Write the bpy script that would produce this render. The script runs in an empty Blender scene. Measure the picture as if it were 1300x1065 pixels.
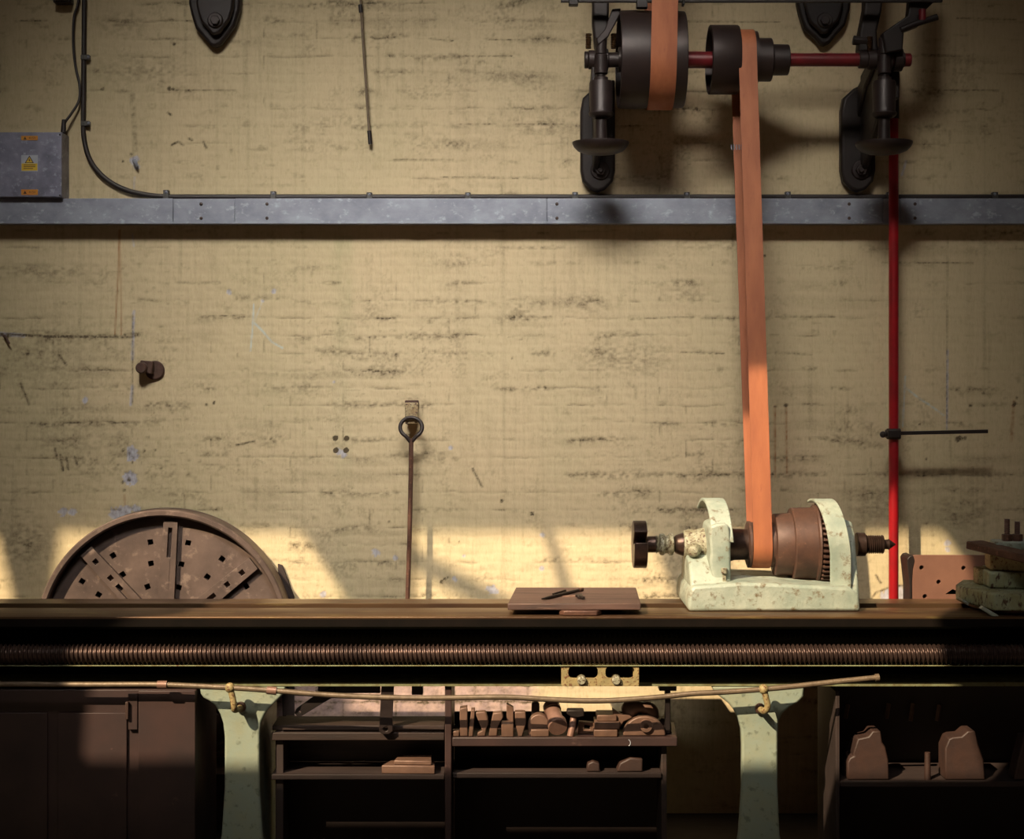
import bpy, bmesh, math, random
import numpy as np
from mathutils import Vector, Matrix
random.seed(7); rng = np.random.default_rng(11)
SC = bpy.context.scene; COL = SC.collection
PI = math.pi
F = 2089.55; ZC = 1.85; D0 = 7.0            # focal length in pixels, eye height, eye to wall
HZ = 480.0                                  # horizon row
def X(px, off): return (px - 650.0) * (D0 - off) / F
def Z(py, off): return ZC - (py - HZ) * (D0 - off) / F
def P(px, py, off): return Vector((X(px, off), -off, Z(py, off)))
def S(n, off): return n * (D0 - off) / F     # n pixels at a depth, in metres

# ------------------------------------------------------------------ materials
def nodes(name):
    m = bpy.data.materials.new(name); m.use_nodes = True
    nt = m.node_tree; b = nt.nodes['Principled BSDF']
    return m, nt, b
def N(nt, typ, **kw):
    n = nt.nodes.new(typ)
    for k, v in kw.items(): setattr(n, k, v)
    return n
def mix(nt, fac, a, b, blend='MIX'):
    n = N(nt, 'ShaderNodeMix', data_type='RGBA', blend_type=blend)
    for sock, v in ((n.inputs[0], fac), (n.inputs[6], a), (n.inputs[7], b)):
        if isinstance(v, (int, float)): sock.default_value = v
        elif isinstance(v, tuple): sock.default_value = (*v, 1) if len(v) == 3 else v
        else: nt.links.new(v, sock)
    return n.outputs[2]
def ramp(nt, fac, lo, hi):
    n = N(nt, 'ShaderNodeMapRange'); n.inputs[1].default_value = lo; n.inputs[2].default_value = hi
    nt.links.new(fac, n.inputs[0]); return n.outputs[0]
def noise(nt, scale, detail=4, rough=.55, stretch=None, dist=0):
    tc = N(nt, 'ShaderNodeTexCoord'); out = tc.outputs['Object']
    if stretch:
        mp = N(nt, 'ShaderNodeMapping'); mp.inputs['Scale'].default_value = stretch
        nt.links.new(out, mp.inputs[0]); out = mp.outputs[0]
    n = N(nt, 'ShaderNodeTexNoise'); n.inputs['Scale'].default_value = scale
    n.inputs['Detail'].default_value = detail; n.inputs['Roughness'].default_value = rough
    n.inputs['Distortion'].default_value = dist
    nt.links.new(out, n.inputs['Vector']); return n.outputs['Fac']
def math_(nt, op, a, b=0.0):
    n = N(nt, 'ShaderNodeMath', operation=op)
    for i, v in enumerate((a, b)):
        if isinstance(v, (int, float)): n.inputs[i].default_value = v
        else: nt.links.new(v, n.inputs[i])
    return n.outputs[0]
def bump(nt, b, h, strength, dist=.004):
    n = N(nt, 'ShaderNodeBump'); n.inputs['Strength'].default_value = strength; n.inputs['Distance'].default_value = dist
    nt.links.new(h, n.inputs['Height']); nt.links.new(n.outputs[0], b.inputs['Normal'])
def surf(name, c1, c2=None, scale=18, rough=.6, metal=0.0, c3=None, t3=(.58, .66), bmp=.25, stretch=None, spec=.5, rv=.12):
    m, nt, b = nodes(name)
    c2 = c2 or tuple(v * .7 for v in c1)
    n1 = noise(nt, scale, 6, .6, stretch)
    col = mix(nt, ramp(nt, n1, .36, .66), c1, c2)
    n2 = noise(nt, scale * 3.3, 5, .65, stretch)
    if c3: col = mix(nt, ramp(nt, n2, *t3), col, c3)
    nt.links.new(col, b.inputs['Base Color'])
    b.inputs['Metallic'].default_value = metal
    b.inputs['Specular IOR Level'].default_value = spec
    nt.links.new(math_(nt, 'ADD', math_(nt, 'MULTIPLY', n1, 2 * rv), rough - rv), b.inputs['Roughness'])
    bump(nt, b, n2, bmp)
    return m
M = {}
M['iron'] = surf('black_iron', (.013, .0085, .008), (.022, .014, .012), 12, .5, .3, bmp=.3)
M['iron_soft'] = surf('soft_black_iron', (.019, .012, .011), (.032, .020, .018), 14, .46, .3, bmp=.2)
M['iron_nut'] = surf('worn_iron', (.05, .034, .03), (.09, .06, .05), 30, .42, .6)
M['pulley'] = surf('pulley_iron', (.034, .020, .017), (.020, .012, .011), 9, .46, .3, bmp=.2)
M['brass'] = surf('dull_brass', (.16, .09, .04), (.08, .045, .03), 60, .4, .8)
M['rust'] = surf('rust_steel', (.13, .062, .042), (.075, .036, .026), 20, .5, .35, c3=(.19, .09, .055), bmp=.4)
M['cone'] = surf('cone_pulley_iron', (.100, .048, .032), (.06, .030, .022), 14, .55, .2, c3=(.16, .075, .045), t3=(.60, .72), bmp=.25)
M['steel'] = surf('dark_steel', (.085, .050, .040), (.045, .028, .022), 25, .36, .7, bmp=.25)
M['screw'] = surf('leadscrew_steel', (.100, .062, .051), (.05, .031, .027), 5, .40, .7, bmp=.1)
M['face'] = surf('faceplate_iron', (.135, .092, .076), (.060, .040, .034), 5, .55, .25, c3=(.21, .15, .12), t3=(.57, .70), bmp=.35)
M['bedtop'] = surf('bed_way_iron', (.150, .086, .042), (.075, .040, .024), 5, .34, .55, c3=(.22, .15, .06), t3=(.56, .7), bmp=.1, stretch=(.25, 2, 2))
M['bedblack'] = surf('bed_black_paint', (.0055, .0042, .0032), (.009, .006, .0045), 10, .75, .0, bmp=.2, spec=.08)
M['edgegreen'] = surf('worn_green_edge', (.20, .22, .12), (.12, .10, .04), 22, .6, 0, c3=(.10, .05, .02), t3=(.6, .68))
M['leg'] = surf('leg_green_paint', (.235, .285, .235), (.27, .285, .20), 9, .55, 0, c3=(.155, .175, .13), t3=(.57, .65), bmp=.6)
M['leaded'] = surf('headstock_paint', (.38, .41, .34), (.22, .27, .225), 9, .5, 0, c3=(.15, .11, .06), t3=(.55, .68), bmp=1.0)
M['greasy'] = surf('greasy_paint', (.38, .37, .27), (.20, .17, .10), 34, .4, .1, c3=(.08, .04, .02), t3=(.52, .60), bmp=1.0)
M['slide'] = surf('slide_paint', (.29, .32, .21), (.21, .19, .08), 15, .5, 0, c3=(.06, .028, .014), t3=(.54, .62), bmp=.9, stretch=(1.3, 1.3, .6))
M['yellowiron'] = surf('bracket_yellow', (.36, .27, .12), (.25, .20, .09), 30, .55, .1, c3=(.13, .045, .02), t3=(.53, .62), bmp=.6)
M['belt'] = surf('belt_leather', (.36, .115, .045), (.27, .082, .034), 14, .66, 0, c3=(.26, .075, .034), t3=(.60, .75), bmp=.15, stretch=(1.2, 1.2, .25))
M['red'] = surf('red_paint', (.30, .006, .010), (.20, .005, .008), 10, .36, 0, bmp=.05)
M['redshaft'] = surf('red_shaft', (.16, .012, .016), (.10, .008, .011), 12, .38, .1, bmp=.05)
M['galv'] = surf('galvanised', (.31, .33, .39), (.20, .21, .26), 9, .45, .3, c3=(.42, .45, .52), t3=(.57, .70), bmp=.04, stretch=(1, 1, 1.4))
M['box'] = surf('galvanised_box', (.26, .26, .34), (.14, .14, .19), 11, .45, .3, c3=(.40, .43, .52), t3=(.56, .72), bmp=.03)
M['cable'] = surf('black_cable', (.020, .014, .012), (.028, .018, .016), 20, .5)
M['clip'] = surf('grey_clip', (.10, .095, .09), (.05, .045, .04), 50, .5, .5)
M['rod'] = surf('brass_rod', (.20, .145, .095), (.12, .085, .055), 30, .42, .3)
M['wood'] = surf('dark_wood', (.115, .062, .048), (.050, .028, .023), 5, .6, 0, c3=(.17, .095, .07), t3=(.58, .7), bmp=.3, stretch=(.5, 6, 6))
M['shelf'] = surf('shelf_wood', (.034, .017, .012), (.018, .010, .008), 7, .65, 0, bmp=.3, stretch=(.5, 5, 5))
M['tool'] = surf('brown_tool_iron', (.17, .095, .065), (.11, .060, .042), 18, .5, .2, bmp=.2)
M['tool2'] = surf('turned_tool', (.30, .17, .13), (.20, .11, .08), 18, .4, .3, bmp=.1)
M['casting'] = surf('casting_brown', (.042, .019, .013), (.026, .012, .009), 14, .6, 0, bmp=.3)
M['cab'] = surf('cabinet_brown', (.044, .021, .018), (.024, .012, .011), 4, .55, 0, c3=(.10, .055, .045), t3=(.66, .74), bmp=.2)
M['cabdark'] = surf('cabinet_dark', (.020, .011, .009), (.03, .016, .013), 8, .7)
M['copper'] = surf('angle_plate_red', (.195, .092, .060), (.155, .070, .046), 7, .6, 0, c3=(.21, .11, .075), t3=(.6, .75), bmp=.1)
M['bolt'] = surf('wall_bolt_iron', (.055, .026, .018), (.09, .045, .03), 40, .6, .2, bmp=.5)
M['hookpaint'] = surf('hook_paint', (.40, .33, .19), (.26, .17, .08), 40, .5, 0, c3=(.09, .045, .03), t3=(.54, .60), bmp=.5)
M['pegmetal'] = surf('peg_metal', (.20, .12, .08), (.14, .08, .055), 20, .6)
M['orange'] = surf('label_orange', (.52, .25, .02), (.52, .18, .02), 20, .5, bmp=0)
M['yellow'] = surf('label_yellow', (.62, .42, .03), (.55, .36, .03), 20, .5, bmp=0)
M['white'] = surf('label_white', (.42, .44, .50), (.36, .38, .44), 20, .5, bmp=0)
M['ink'] = surf('label_ink', (.05, .025, .01), (.05, .025, .01), 20, .6, bmp=0)
M['floor'] = surf('floor_concrete', (.022, .016, .013), (.014, .010, .008), 3, .8, 0, bmp=.5)
M['gobo'] = surf('gobo_dark', (.02, .018, .016), (.016, .014, .012), 3, .9)

# ------------------------------------------------------------------ mesh builder
class B:
    def __init__(s): s.bm = bmesh.new()
    def box(s, x0, x1, y0, y1, z0, z1):
        v = [s.bm.verts.new((x, y, z)) for x in (x0, x1) for y in (y0, y1) for z in (z0, z1)]
        for f in ((0, 1, 3, 2), (4, 6, 7, 5), (0, 4, 5, 1), (2, 3, 7, 6), (0, 2, 6, 4), (1, 5, 7, 3)):
            s.bm.faces.new([v[i] for i in f])
        return s
    def obox(s, a, b, w, h, up=(0, 0, 1)):
        """bar from a to b: w wide across, h along 'up'"""
        a, b = Vector(a), Vector(b); d = (b - a).normalized(); u = Vector(up)
        sd = d.cross(u).normalized(); u = sd.cross(d).normalized()
        v = [s.bm.verts.new(p + sd * (i * w / 2) + u * (j * h / 2)) for p in (a, b) for i in (-1, 1) for j in (-1, 1)]
        for f in ((0, 1, 3, 2), (4, 6, 7, 5), (0, 4, 5, 1), (2, 3, 7, 6), (0, 2, 6, 4), (1, 5, 7, 3)):
            s.bm.faces.new([v[i] for i in f])
        return s
    def prism(s, pts, a0, a1, axis='y'):
        """outline in the two other axes, extruded along axis"""
        def mk(p, q, a): return {'y': (p, a, q), 'z': (p, q, a), 'x': (a, p, q)}[axis]
        r0 = [s.bm.verts.new(mk(p, q, a0)) for p, q in pts]; r1 = [s.bm.verts.new(mk(p, q, a1)) for p, q in pts]
        n = len(pts)
        s.bm.faces.new(r0); s.bm.faces.new(r1[::-1])
        for i in range(n): s.bm.faces.new((r0[i], r1[i], r1[(i + 1) % n], r0[(i + 1) % n]))
        return s
    def lathe(s, p0, d, prof, seg=32, a0=0., a1=2 * PI, cap=True):
        """profile of (distance along d, radius) about the axis p0,d"""
        p0 = Vector(p0); d = Vector(d).normalized()
        u = d.cross(Vector((0, 0, 1)) if abs(d.z) < .9 else Vector((1, 0, 0))).normalized(); w = d.cross(u)
        full = abs(a1 - a0 - 2 * PI) < 1e-6; ns = seg if full else seg + 1
        rings = []
        for t, r in prof:
            rings.append([s.bm.verts.new(p0 + d * t + (u * math.cos(a0 + (a1 - a0) * k / seg) + w * math.sin(a0 + (a1 - a0) * k / seg)) * max(r, 1e-5)) for k in range(ns)])
        m = ns if full else ns - 1
        for i in range(len(rings) - 1):
            for k in range(m):
                s.bm.faces.new((rings[i][k], rings[i][(k + 1) % ns], rings[i + 1][(k + 1) % ns], rings[i + 1][k]))
        if cap and full:
            s.bm.faces.new(rings[0][::-1]); s.bm.faces.new(rings[-1])
        return s
    def cyl(s, p0, p1, r, r2=None, seg=24):
        p0, p1 = Vector(p0), Vector(p1)
        return s.lathe(p0, p1 - p0, [(0, r), ((p1 - p0).length, r if r2 is None else r2)], seg)
    def tube(s, pts, r, seg=12, closed=False):
        pts = [Vector(p) for p in pts]; n = len(pts); rings = []; ref = None
        for i, p in enumerate(pts):
            if closed: d = (pts[(i + 1) % n] - pts[i - 1]).normalized()
            else: d = (pts[min(i + 1, n - 1)] - pts[max(i - 1, 0)]).normalized()
            if ref is None: ref = d.cross(Vector((0, 0, 1)) if abs(d.z) < .9 else Vector((0, 1, 0))).normalized()
            ref = (ref - d * ref.dot(d)).normalized(); w = d.cross(ref)
            rr = r[i] if isinstance(r, (list, tuple)) else r
            rings.append([s.bm.verts.new(p + (ref * math.cos(2 * PI * k / seg) + w * math.sin(2 * PI * k / seg)) * rr) for k in range(seg)])
        m = n if closed else n - 1
        for i in range(m):
            a, b = rings[i], rings[(i + 1) % n]
            for k in range(seg): s.bm.faces.new((a[k], a[(k + 1) % seg], b[(k + 1) % seg], b[k]))
        if not closed: s.bm.faces.new(rings[0][::-1]); s.bm.faces.new(rings[-1])
        return s
    def ball(s, c, r, sc=(1, 1, 1), seg=20):
        bmesh.ops.create_uvsphere(s.bm, u_segments=seg, v_segments=seg // 2, radius=1,
            matrix=Matrix.Translation(c) @ Matrix.Diagonal((r * sc[0], r * sc[1], r * sc[2], 1)))
        return s
    def plate(s, outer, holes, y0, y1):
        """flat outline with holes, both in (x, z), between y0 and y1"""
        cu = bpy.data.curves.new('tmp', 'CURVE'); cu.dimensions = '2D'; cu.fill_mode = 'BOTH'; cu.extrude = abs(y1 - y0) / 2
        for poly in [outer] + holes:
            sp = cu.splines.new('POLY'); sp.points.add(len(poly) - 1); sp.use_cyclic_u = True
            for q, (a, b) in zip(sp.points, poly): q.co = (a, b, 0, 1)
        ob = bpy.data.objects.new('tmp', cu); COL.objects.link(ob)
        me = bpy.data.meshes.new_from_object(ob.evaluated_get(bpy.context.evaluated_depsgraph_get()))
        me.transform(Matrix.Translation((0, (y0 + y1) / 2, 0)) @ Matrix.Rotation(PI / 2, 4, 'X'))
        s.bm.from_mesh(me); bpy.data.objects.remove(ob); bpy.data.curves.remove(cu); bpy.data.meshes.remove(me)
        bmesh.ops.remove_doubles(s.bm, verts=s.bm.verts, dist=1e-6)
        return s
    def build(s, name, mat, parent=None, bevel=0, flat=False, seg=2):
        bm = s.bm
        bmesh.ops.recalc_face_normals(bm, faces=bm.faces)
        for f in bm.faces: f.smooth = not flat
        for e in bm.edges:
            if len(e.link_faces) == 2 and e.calc_face_angle(0) > math.radians(38): e.smooth = False
        if parent is None:
            lo = Vector([min(v.co[i] for v in bm.verts) for i in range(3)]); hi = Vector([max(v.co[i] for v in bm.verts) for i in range(3)])
            org = Vector(((lo.x + hi.x) / 2, (lo.y + hi.y) / 2, lo.z))
        else:
            org = Vector((0, 0, 0)); q = parent
            while q: org += q.location; q = q.parent
        bmesh.ops.translate(bm, verts=bm.verts, vec=-org)
        me = bpy.data.meshes.new(name); bm.to_mesh(me); bm.free()
        me.materials.append(M[mat] if isinstance(mat, str) else mat)
        o = bpy.data.objects.new(name, me); COL.objects.link(o)
        if parent is None: o.location = org
        else: o.parent = parent
        if bevel:
            b = o.modifiers.new('bevel', 'BEVEL'); b.width = bevel; b.segments = seg; b.limit_method = 'ANGLE'; b.angle_limit = math.radians(40)
        return o
def tag(o, label, cat, group=None):
    o['label'] = label; o['category'] = cat
    if group: o['group'] = group
    return o
def thing(name, label, cat, loc, group=None):
    o = bpy.data.objects.new(name, None); COL.objects.link(o); o.location = loc; o.empty_display_size = .05
    return tag(o, label, cat, group)
def struct(o): o['kind'] = 'structure'; return o
def outl(pts, off): return [(X(a, off), Z(b, off)) for a, b in pts]
def spline(pts, n=8):
    """Catmull-Rom through the points"""
    pts = [Vector(p) for p in pts]; out = []
    for i in range(len(pts) - 1):
        p0, p1, p2, p3 = pts[max(i - 1, 0)], pts[i], pts[i + 1], pts[min(i + 2, len(pts) - 1)]
        for k in range(n):
            t = k / n
            out.append(.5 * ((2 * p1) + (p2 - p0) * t + (2 * p0 - 5 * p1 + 4 * p2 - p3) * t * t + (3 * p1 - p0 - 3 * p2 + p3) * t ** 3))
    out.append(pts[-1]); return out
def circ(cx, cz, r, n=40, a0=0, a1=2 * PI):
    full = abs(a1 - a0 - 2 * PI) < 1e-6
    return [(cx + r * math.cos(a0 + (a1 - a0) * k / (n if full else n - 1)), cz + r * math.sin(a0 + (a1 - a0) * k / (n if full else n - 1))) for k in range(n)]
def hexa(b, c, d, r, h, seg=6): return b.lathe(c, d, [(0, r), (h, r)], seg)

# ------------------------------------------------------------------ the wall
def vnoise(nx, ny, sx, sy, PXn, PYn):
    g = rng.random((int(ny / sy) + 4, int(nx / sx) + 4))
    u = np.clip(PXn / sx, 0, g.shape[1] - 2.001); v = np.clip(PYn / sy, 0, g.shape[0] - 2.001)
    i = u.astype(int); j = v.astype(int); fu = u - i; fv = v - j
    fu = fu * fu * (3 - 2 * fu); fv = fv * fv * (3 - 2 * fv)
    return (g[j, i] * (1 - fu) + g[j, i + 1] * fu) * (1 - fv) + (g[j + 1, i] * (1 - fu) + g[j + 1, i + 1] * fu) * fv
def build_wall():
    xs = np.concatenate([np.linspace(-260, -32, 24)[:-1], np.arange(-30, 1331, 1.6), np.linspace(1334, 1560, 24)])
    ys = np.concatenate([np.linspace(-420, -22, 40)[:-1], np.arange(-20, 1033, 1.6)]); ys = np.append(ys, HZ + ZC * F / D0)
    PX, PY = np.meshgrid(xs, ys)
    AX, AY = PX + 300, PY + 460; W_, H_ = 1900, 1560
    def nz(sx, sy): return vnoise(W_, H_, sx, sy, AX, AY)
    dirt_shade = np.zeros_like(PX); peel = dirt_shade.copy(); rust = dirt_shade.copy(); chalk = dirt_shade.copy()
    wob = (nz(30, 60) - .5) * 3.0 + (nz(7, 40) - .5) * 1.6
    cy = (PY - 5 + wob) / 22.15; k = np.round(cy); dy = (cy - k) * 22.15
    patch = nz(55, 20) * .6 + nz(17, 12) * .4
    zone = nz(190, 150)
    # where the bare joints and soot show most
    zone = zone + .35 * np.exp(-((PX - 200) / 170) ** 2 - ((PY - 110) / 90) ** 2) + .3 * np.exp(-((PX - 640) / 180) ** 2 - ((PY - 120) / 120) ** 2) \
        + .25 * np.exp(-((PX - 760) / 130) ** 2 - ((PY - 440) / 60) ** 2) + .3 * np.exp(-((PX - 120) / 110) ** 2 - ((PY - 480) / 110) ** 2) \
        + .25 * np.exp(-((PX - 1040) / 120) ** 2 - ((PY - 440) / 60) ** 2)
    line = np.clip((patch + .35 * zone - .70) * 4, 0, 1) * np.clip(nz(13, 9) * 1.8 - .25, 0, 1)
    dirt_shade += np.exp(-(dy / 1.05) ** 2) * line * .62
    dirt_shade += np.exp(-(dy / 5.5) ** 2) * np.clip((nz(38, 9) + .4 * zone - .86) * 4, 0, 1) * np.clip(nz(4, 3) * 2.2 - .6, 0, 1) * .6
    dirt_shade += np.exp(-((dy - 3) / 8) ** 2) * np.clip((nz(70, 20) + .3 * zone - .84) * 3, 0, 1) * .25
    dirt_shade += np.clip((nz(46, 34) * .5 + nz(12, 9) * .5 + .2 * zone - .66) * 3, 0, 1) * np.clip(nz(2.5, 2.5) * 2 - .7, 0, 1) * .42
    dirt_shade += np.clip(nz(5, 700) - .70, 0, 1) * .4
    # upright joints
    bx = (PX + (np.mod(k + (dy > 0), 2) * 33.5)) / 67.0; kx = np.round(bx); dx = (bx - kx) * 67
    dirt_shade += np.exp(-(dx / 1.0) ** 2) * np.clip((nz(30, 14) + .3 * zone - .86) * 4, 0, .8) * .6
    # fine streaks and specks
    st = nz(2.2, 60) * .5 + nz(4, 110) * .5
    dirt_shade += np.clip((st - .52) * 2.2, 0, 1) * np.clip(nz(60, 90) * 1.8 - .6, 0, 1) * .28
    dirt_shade += np.clip((nz(3, 3) - .88) * 7, 0, 1) * np.clip(zone * 1.5 - .5, 0, 1) * .7
    dirt_shade += np.clip((nz(9, 5) - .80) * 5, 0, 1) * np.clip(nz(120, 80) * 2 - 1, 0, 1) * .6
    def seg(layer, pts, w, s=1., jitter=.35, soft=1.5):
        dmin = np.full_like(PX, 1e9)
        for (x0, y0), (x1, y1) in zip(pts[:-1], pts[1:]):
            vx, vy = x1 - x0, y1 - y0; L = vx * vx + vy * vy + 1e-9
            t = np.clip(((PX - x0) * vx + (PY - y0) * vy) / L, 0, 1)
            dmin = np.minimum(dmin, np.hypot(PX - x0 - t * vx, PY - y0 - t * vy))
        m = np.clip((w + soft / 2 - dmin) / soft, 0, 1) * s * (1 - jitter + jitter * 2 * NJ)
        np.maximum(layer, m, out=layer)
    NJ = nz(3, 3)
    def dot(layer, x, y, r, s=1., rag=.5):
        ang = np.arctan2(PY - y, PX - x); rr = r * (1 + rag * (NJ - .5) * 2 * .8)
        np.maximum(layer, np.clip((rr - np.hypot(PX - x, PY - y)) / 1.2 + .5, 0, 1) * s, out=layer)
    # scraped line and chase at the left
    seg(dirt_shade, [(0, 424), (60, 427), (168, 428)], 1.6, .95, .3); seg(peel, [(0, 424), (30, 426)], 2.4, .9, .6)
    seg(dirt_shade, [(-20, 424), (12, 426)], 2, .8)
    seg(peel, [(168, 298), (170, 312)], 1.2, .6); seg(peel, [(170, 395), (168, 456)], 1.6, .8, .6); seg(dirt_shade, [(168, 400), (168, 512)], .9, .8)
    seg(peel, [(168, 490), (166, 514)], 1.6, .8); seg(dirt_shade, [(160, 425), (176, 425)], 3, .7, .8)
    for x, y, r in ((168, 578, 8), (166, 571, 5), (166, 607, 9), (171, 203, 5), (174, 212, 4), (108, 508, 4)): dot(peel, x, y, r, .95)
    dot(rust, 164, 607, 4.5, 1); dot(dirt_shade, 164, 609, 2.5, .9); dot(dirt_shade, 168, 587, 1.6, 1); dot(dirt_shade, 156, 205, 1.5); dot(dirt_shade, 167, 196, 2, .8)
    for x, y in ((156, 572), (183, 572), (197, 571), (156, 612), (158, 622)): dot(dirt_shade, x, y, 1.8, .9)
    seg(rust, [(151.5, 292), (150, 350), (146, 425)], .7, .8, .2); seg(rust, [(152.5, 292), (154, 425)], .6, .7, .2); dot(dirt_shade, 146.5, 426, 1.8, .9)
    seg(dirt_shade, [(168, 120), (172, 190)], 3, .35, .9, 4); seg(peel, [(171, 225), (170, 240)], .9, .6)
    seg(rust, [(158, 628), (160, 690)], .8, .5)
    for p in ([(75, 450), (84, 463)], [(26, 487), (37, 513)], [(70, 570), (72, 582)], [(77, 577), (80, 597)], [(84, 580), (87, 596)], [(95, 580), (98, 590)]):
        seg(dirt_shade, p, 1.5, .85)
    for x, y, r in ((291, 371, 3), (348, 370, 3), (333, 382, 2.2), (80, 649, 6), (92, 650, 5), (145, 652, 7), (158, 650, 8), (174, 647, 6), (477, 702, 5), (502, 708, 3), (424, 485, 2),
                    (626, 749, 6), (620, 747, 4), (577, 735, 3), (689, 679, 3), (589, 706, 2), (430, 573, 4), (436, 577, 4), (410, 754, 4), (1203, 690, 4), (1203, 697, 3.5), (1143, 748, 5), (1128, 756, 9), (1140, 758, 8), (572, 568, 3), (688, 722, 3)):
        dot(peel, x, y, r, .85)
    seg(peel, [(1203, 445), (1202, 545)], 1.0, .85, .6); seg(dirt_shade, [(1203, 300), (1202, 545)], .7, .6, .8)
    seg(peel, [(1150, 205), (1145, 222)], 1.5, .6)
    for x, y in ((426, 556), (440, 556.5), (426.5, 571.5), (439.5, 571.5)): dot(dirt_shade, x, y, 3.0, 2.0, .15); dot(dirt_shade, x, y, 2.2, 2.5, .1)
    for x, y, r in ((262, 513.5, 1.8), (272, 511.5, 2), (565, 735, 2.6), (561, 738, 2.4), (568, 733, 1.6), (676, 652, 2.6), (637, 636, 1.8), (494, 662, 1.4), (583, 688, 1.2), (984, 516, 2), (998, 514, 2.5), (1168, 538, 1.6), (1232, 515, 2), (1220, 556, 3), (1216, 557, 3.5), (1225, 556, 2), (1288, 513, 3), (1176, 583, 1.5), (220, 113, 2.2), (215, 112, 2.6), (130, 113, 2.2), (221, 56, 2), (8, 428, 3), (1291, 505, 1.5), (650, 455, 1.3), (970, 325, 2)):
        dot(dirt_shade, x, y, r, 1)
    for a in ([(213, 143), (217, 146)], [(218, 184), (226, 180), (233, 184)], [(240, 176), (244, 178)], [(258, 180), (262, 188)], [(300, 565), (323, 560)], [(1105, 762), (1112, 752), (1132, 745), (1146, 743)], [(1112, 730), (1118, 740)], [(600, 595), (612, 618)], [(1120, 262), (1150, 262)]):
        seg(dirt_shade, a, 1.3, .9)
    seg(rust, [(984, 516), (984, 605)], 1.2, .6, .5); seg(rust, [(998, 516), (999, 600)], 1.2, .55, .6); seg(rust, [(1287, 510), (1284, 560)], 2, .4, .8)
    seg(dirt_shade, [(320, 592), (326, 583), (336, 588)], 1, .3)
    for q in ([(20, 26.8), (60, 26)], [(860, 27), (990, 28)], [(545, 49), (575, 52)], [(620, 50), (665, 51)], [(540, 72), (650, 71)], [(580, 158), (630, 157)], [(655, 158), (715, 158)], [(560, 225), (660, 226)], [(500, 203), (575, 203)],
              [(1215, 23), (1290, 25)], [(1170, 69), (1230, 71)], [(1185, 114), (1268, 115)], [(1120, 333), (1235, 334)], [(985, 448), (1030, 450)], [(865, 447), (920, 449)], [(255, 402), (310, 400)], [(660, 402), (700, 402)], [(800, 405), (880, 402)], [(985, 402), (1060, 402)], [(215, 114), (300, 115)], [(215, 26), (260, 27)]):
        seg(dirt_shade, q, .9, .62, .9)
    # rubbed soot patches, and the shadow of the pole's side bar painted in
    for x, y, w, h, s in ((155, 30, 25, 14, .5), (175, 90, 60, 18, .4), (60, 345, 60, 10, .5), (690, 160, 35, 10, .5), (660, 100, 40, 12, .4), (740, 385, 30, 12, .5), (790, 455, 60, 22, .45), (660, 395, 25, 16, .45), (870, 375, 30, 10, .5), (60, 440, 70, 40, .3), (100, 560, 60, 25, .3), (1190, 600, 60, 10, .3), (1110, 640, 30, 30, .4), (1225, 650, 40, 30, .4), (540, 575, 30, 4, .7), (30, 690, 30, 30, .6), (1250, 300, 40, 15, .3), (520, 508, 14, 6, .6), (900, 310, 70, 10, .3)):
        dirt_shade += s * np.exp(-((PX - x) / w) ** 2 - ((PY - y) / h) ** 2) * np.clip(nz(5, 3) * 1.9 - .4, 0, 1)
    # letters drawn in blue chalk
    seg(chalk, [(322, 386), (321, 412), (318, 446)], .7, .8, .5); seg(chalk, [(323, 410), (334, 421), (345, 434), (359, 442)], .8, .75, .6); seg(chalk, [(323, 409), (333, 383)], .6, .3, .8)
    seg(chalk, [(1149, 478), (1148, 500), (1146, 541)], .8, .55, .7); seg(chalk, [(1150, 493), (1170, 508), (1180, 514), (1198, 527)], .9, .6, .7)
    # tints: paint zones
    tint = np.clip(nz(160, 230) * .6 + nz(60, 80) * .4, 0, 1)
    tint = tint * .75 + .25 * np.clip((360 - PX) / 260, 0, 1) + .15 * np.clip((PX - 1000) / 200, 0, 1)
    tint += .8 * np.exp(-((PX - 436) / 13) ** 2) * (PY > 300) * (nz(8, 40) * .8)
    pink = 1 / (1 + np.exp(-(PY - 838) / 6)) * 1 / (1 + np.exp((PX - 678 + 10 * (NJ - .5)) / 4))
    joint = np.exp(-(dy / 1.5) ** 2); jv = np.exp(-(dx / 1.4) ** 2)
    dirt_shade += pink * (np.maximum(joint, jv) * .6 + np.clip(nz(10, 7) * 2 - 1.1, 0, 1) * .6)
    dirt_shade = np.clip(dirt_shade, 0, 1.2)
    bulge = (1 - np.clip(np.abs(dy) / 11, 0, 1) ** 6) * .0008
    hgt = bulge - joint * (.0006 + .0016 * line) - jv * .0005 + (nz(9, 5) - .5) * .0014 + (nz(30, 30) - .5) * .002 - (peel > .4) * .0012
    for x, y in ((426, 556), (440, 556.5), (426.5, 571.5), (439.5, 571.5)): dirt_shade = np.maximum(dirt_shade, 5.0 * (np.hypot(PX - x, PY - y) < 2.7))
    ny, nx = PX.shape
    co = np.stack([(PX - 650) * D0 / F, -hgt, ZC - (PY - HZ) * D0 / F], -1).reshape(-1, 3)
    idx = np.arange(nx * ny).reshape(ny, nx)
    q = np.stack([idx[1:, :-1], idx[1:, 1:], idx[:-1, 1:], idx[:-1, :-1]], -1).reshape(-1, 4)
    me = bpy.data.meshes.new('wall_back'); me.vertices.add(nx * ny); me.vertices.foreach_set('co', co.ravel())
    me.loops.add(q.size); me.loops.foreach_set('vertex_index', q.ravel().astype(np.int32))
    me.polygons.add(len(q)); me.polygons.foreach_set('loop_start', np.arange(0, q.size, 4, dtype=np.int32))
    me.update(calc_edges=True); me.polygons.foreach_set('use_smooth', np.ones(len(q), dtype=bool))
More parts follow.
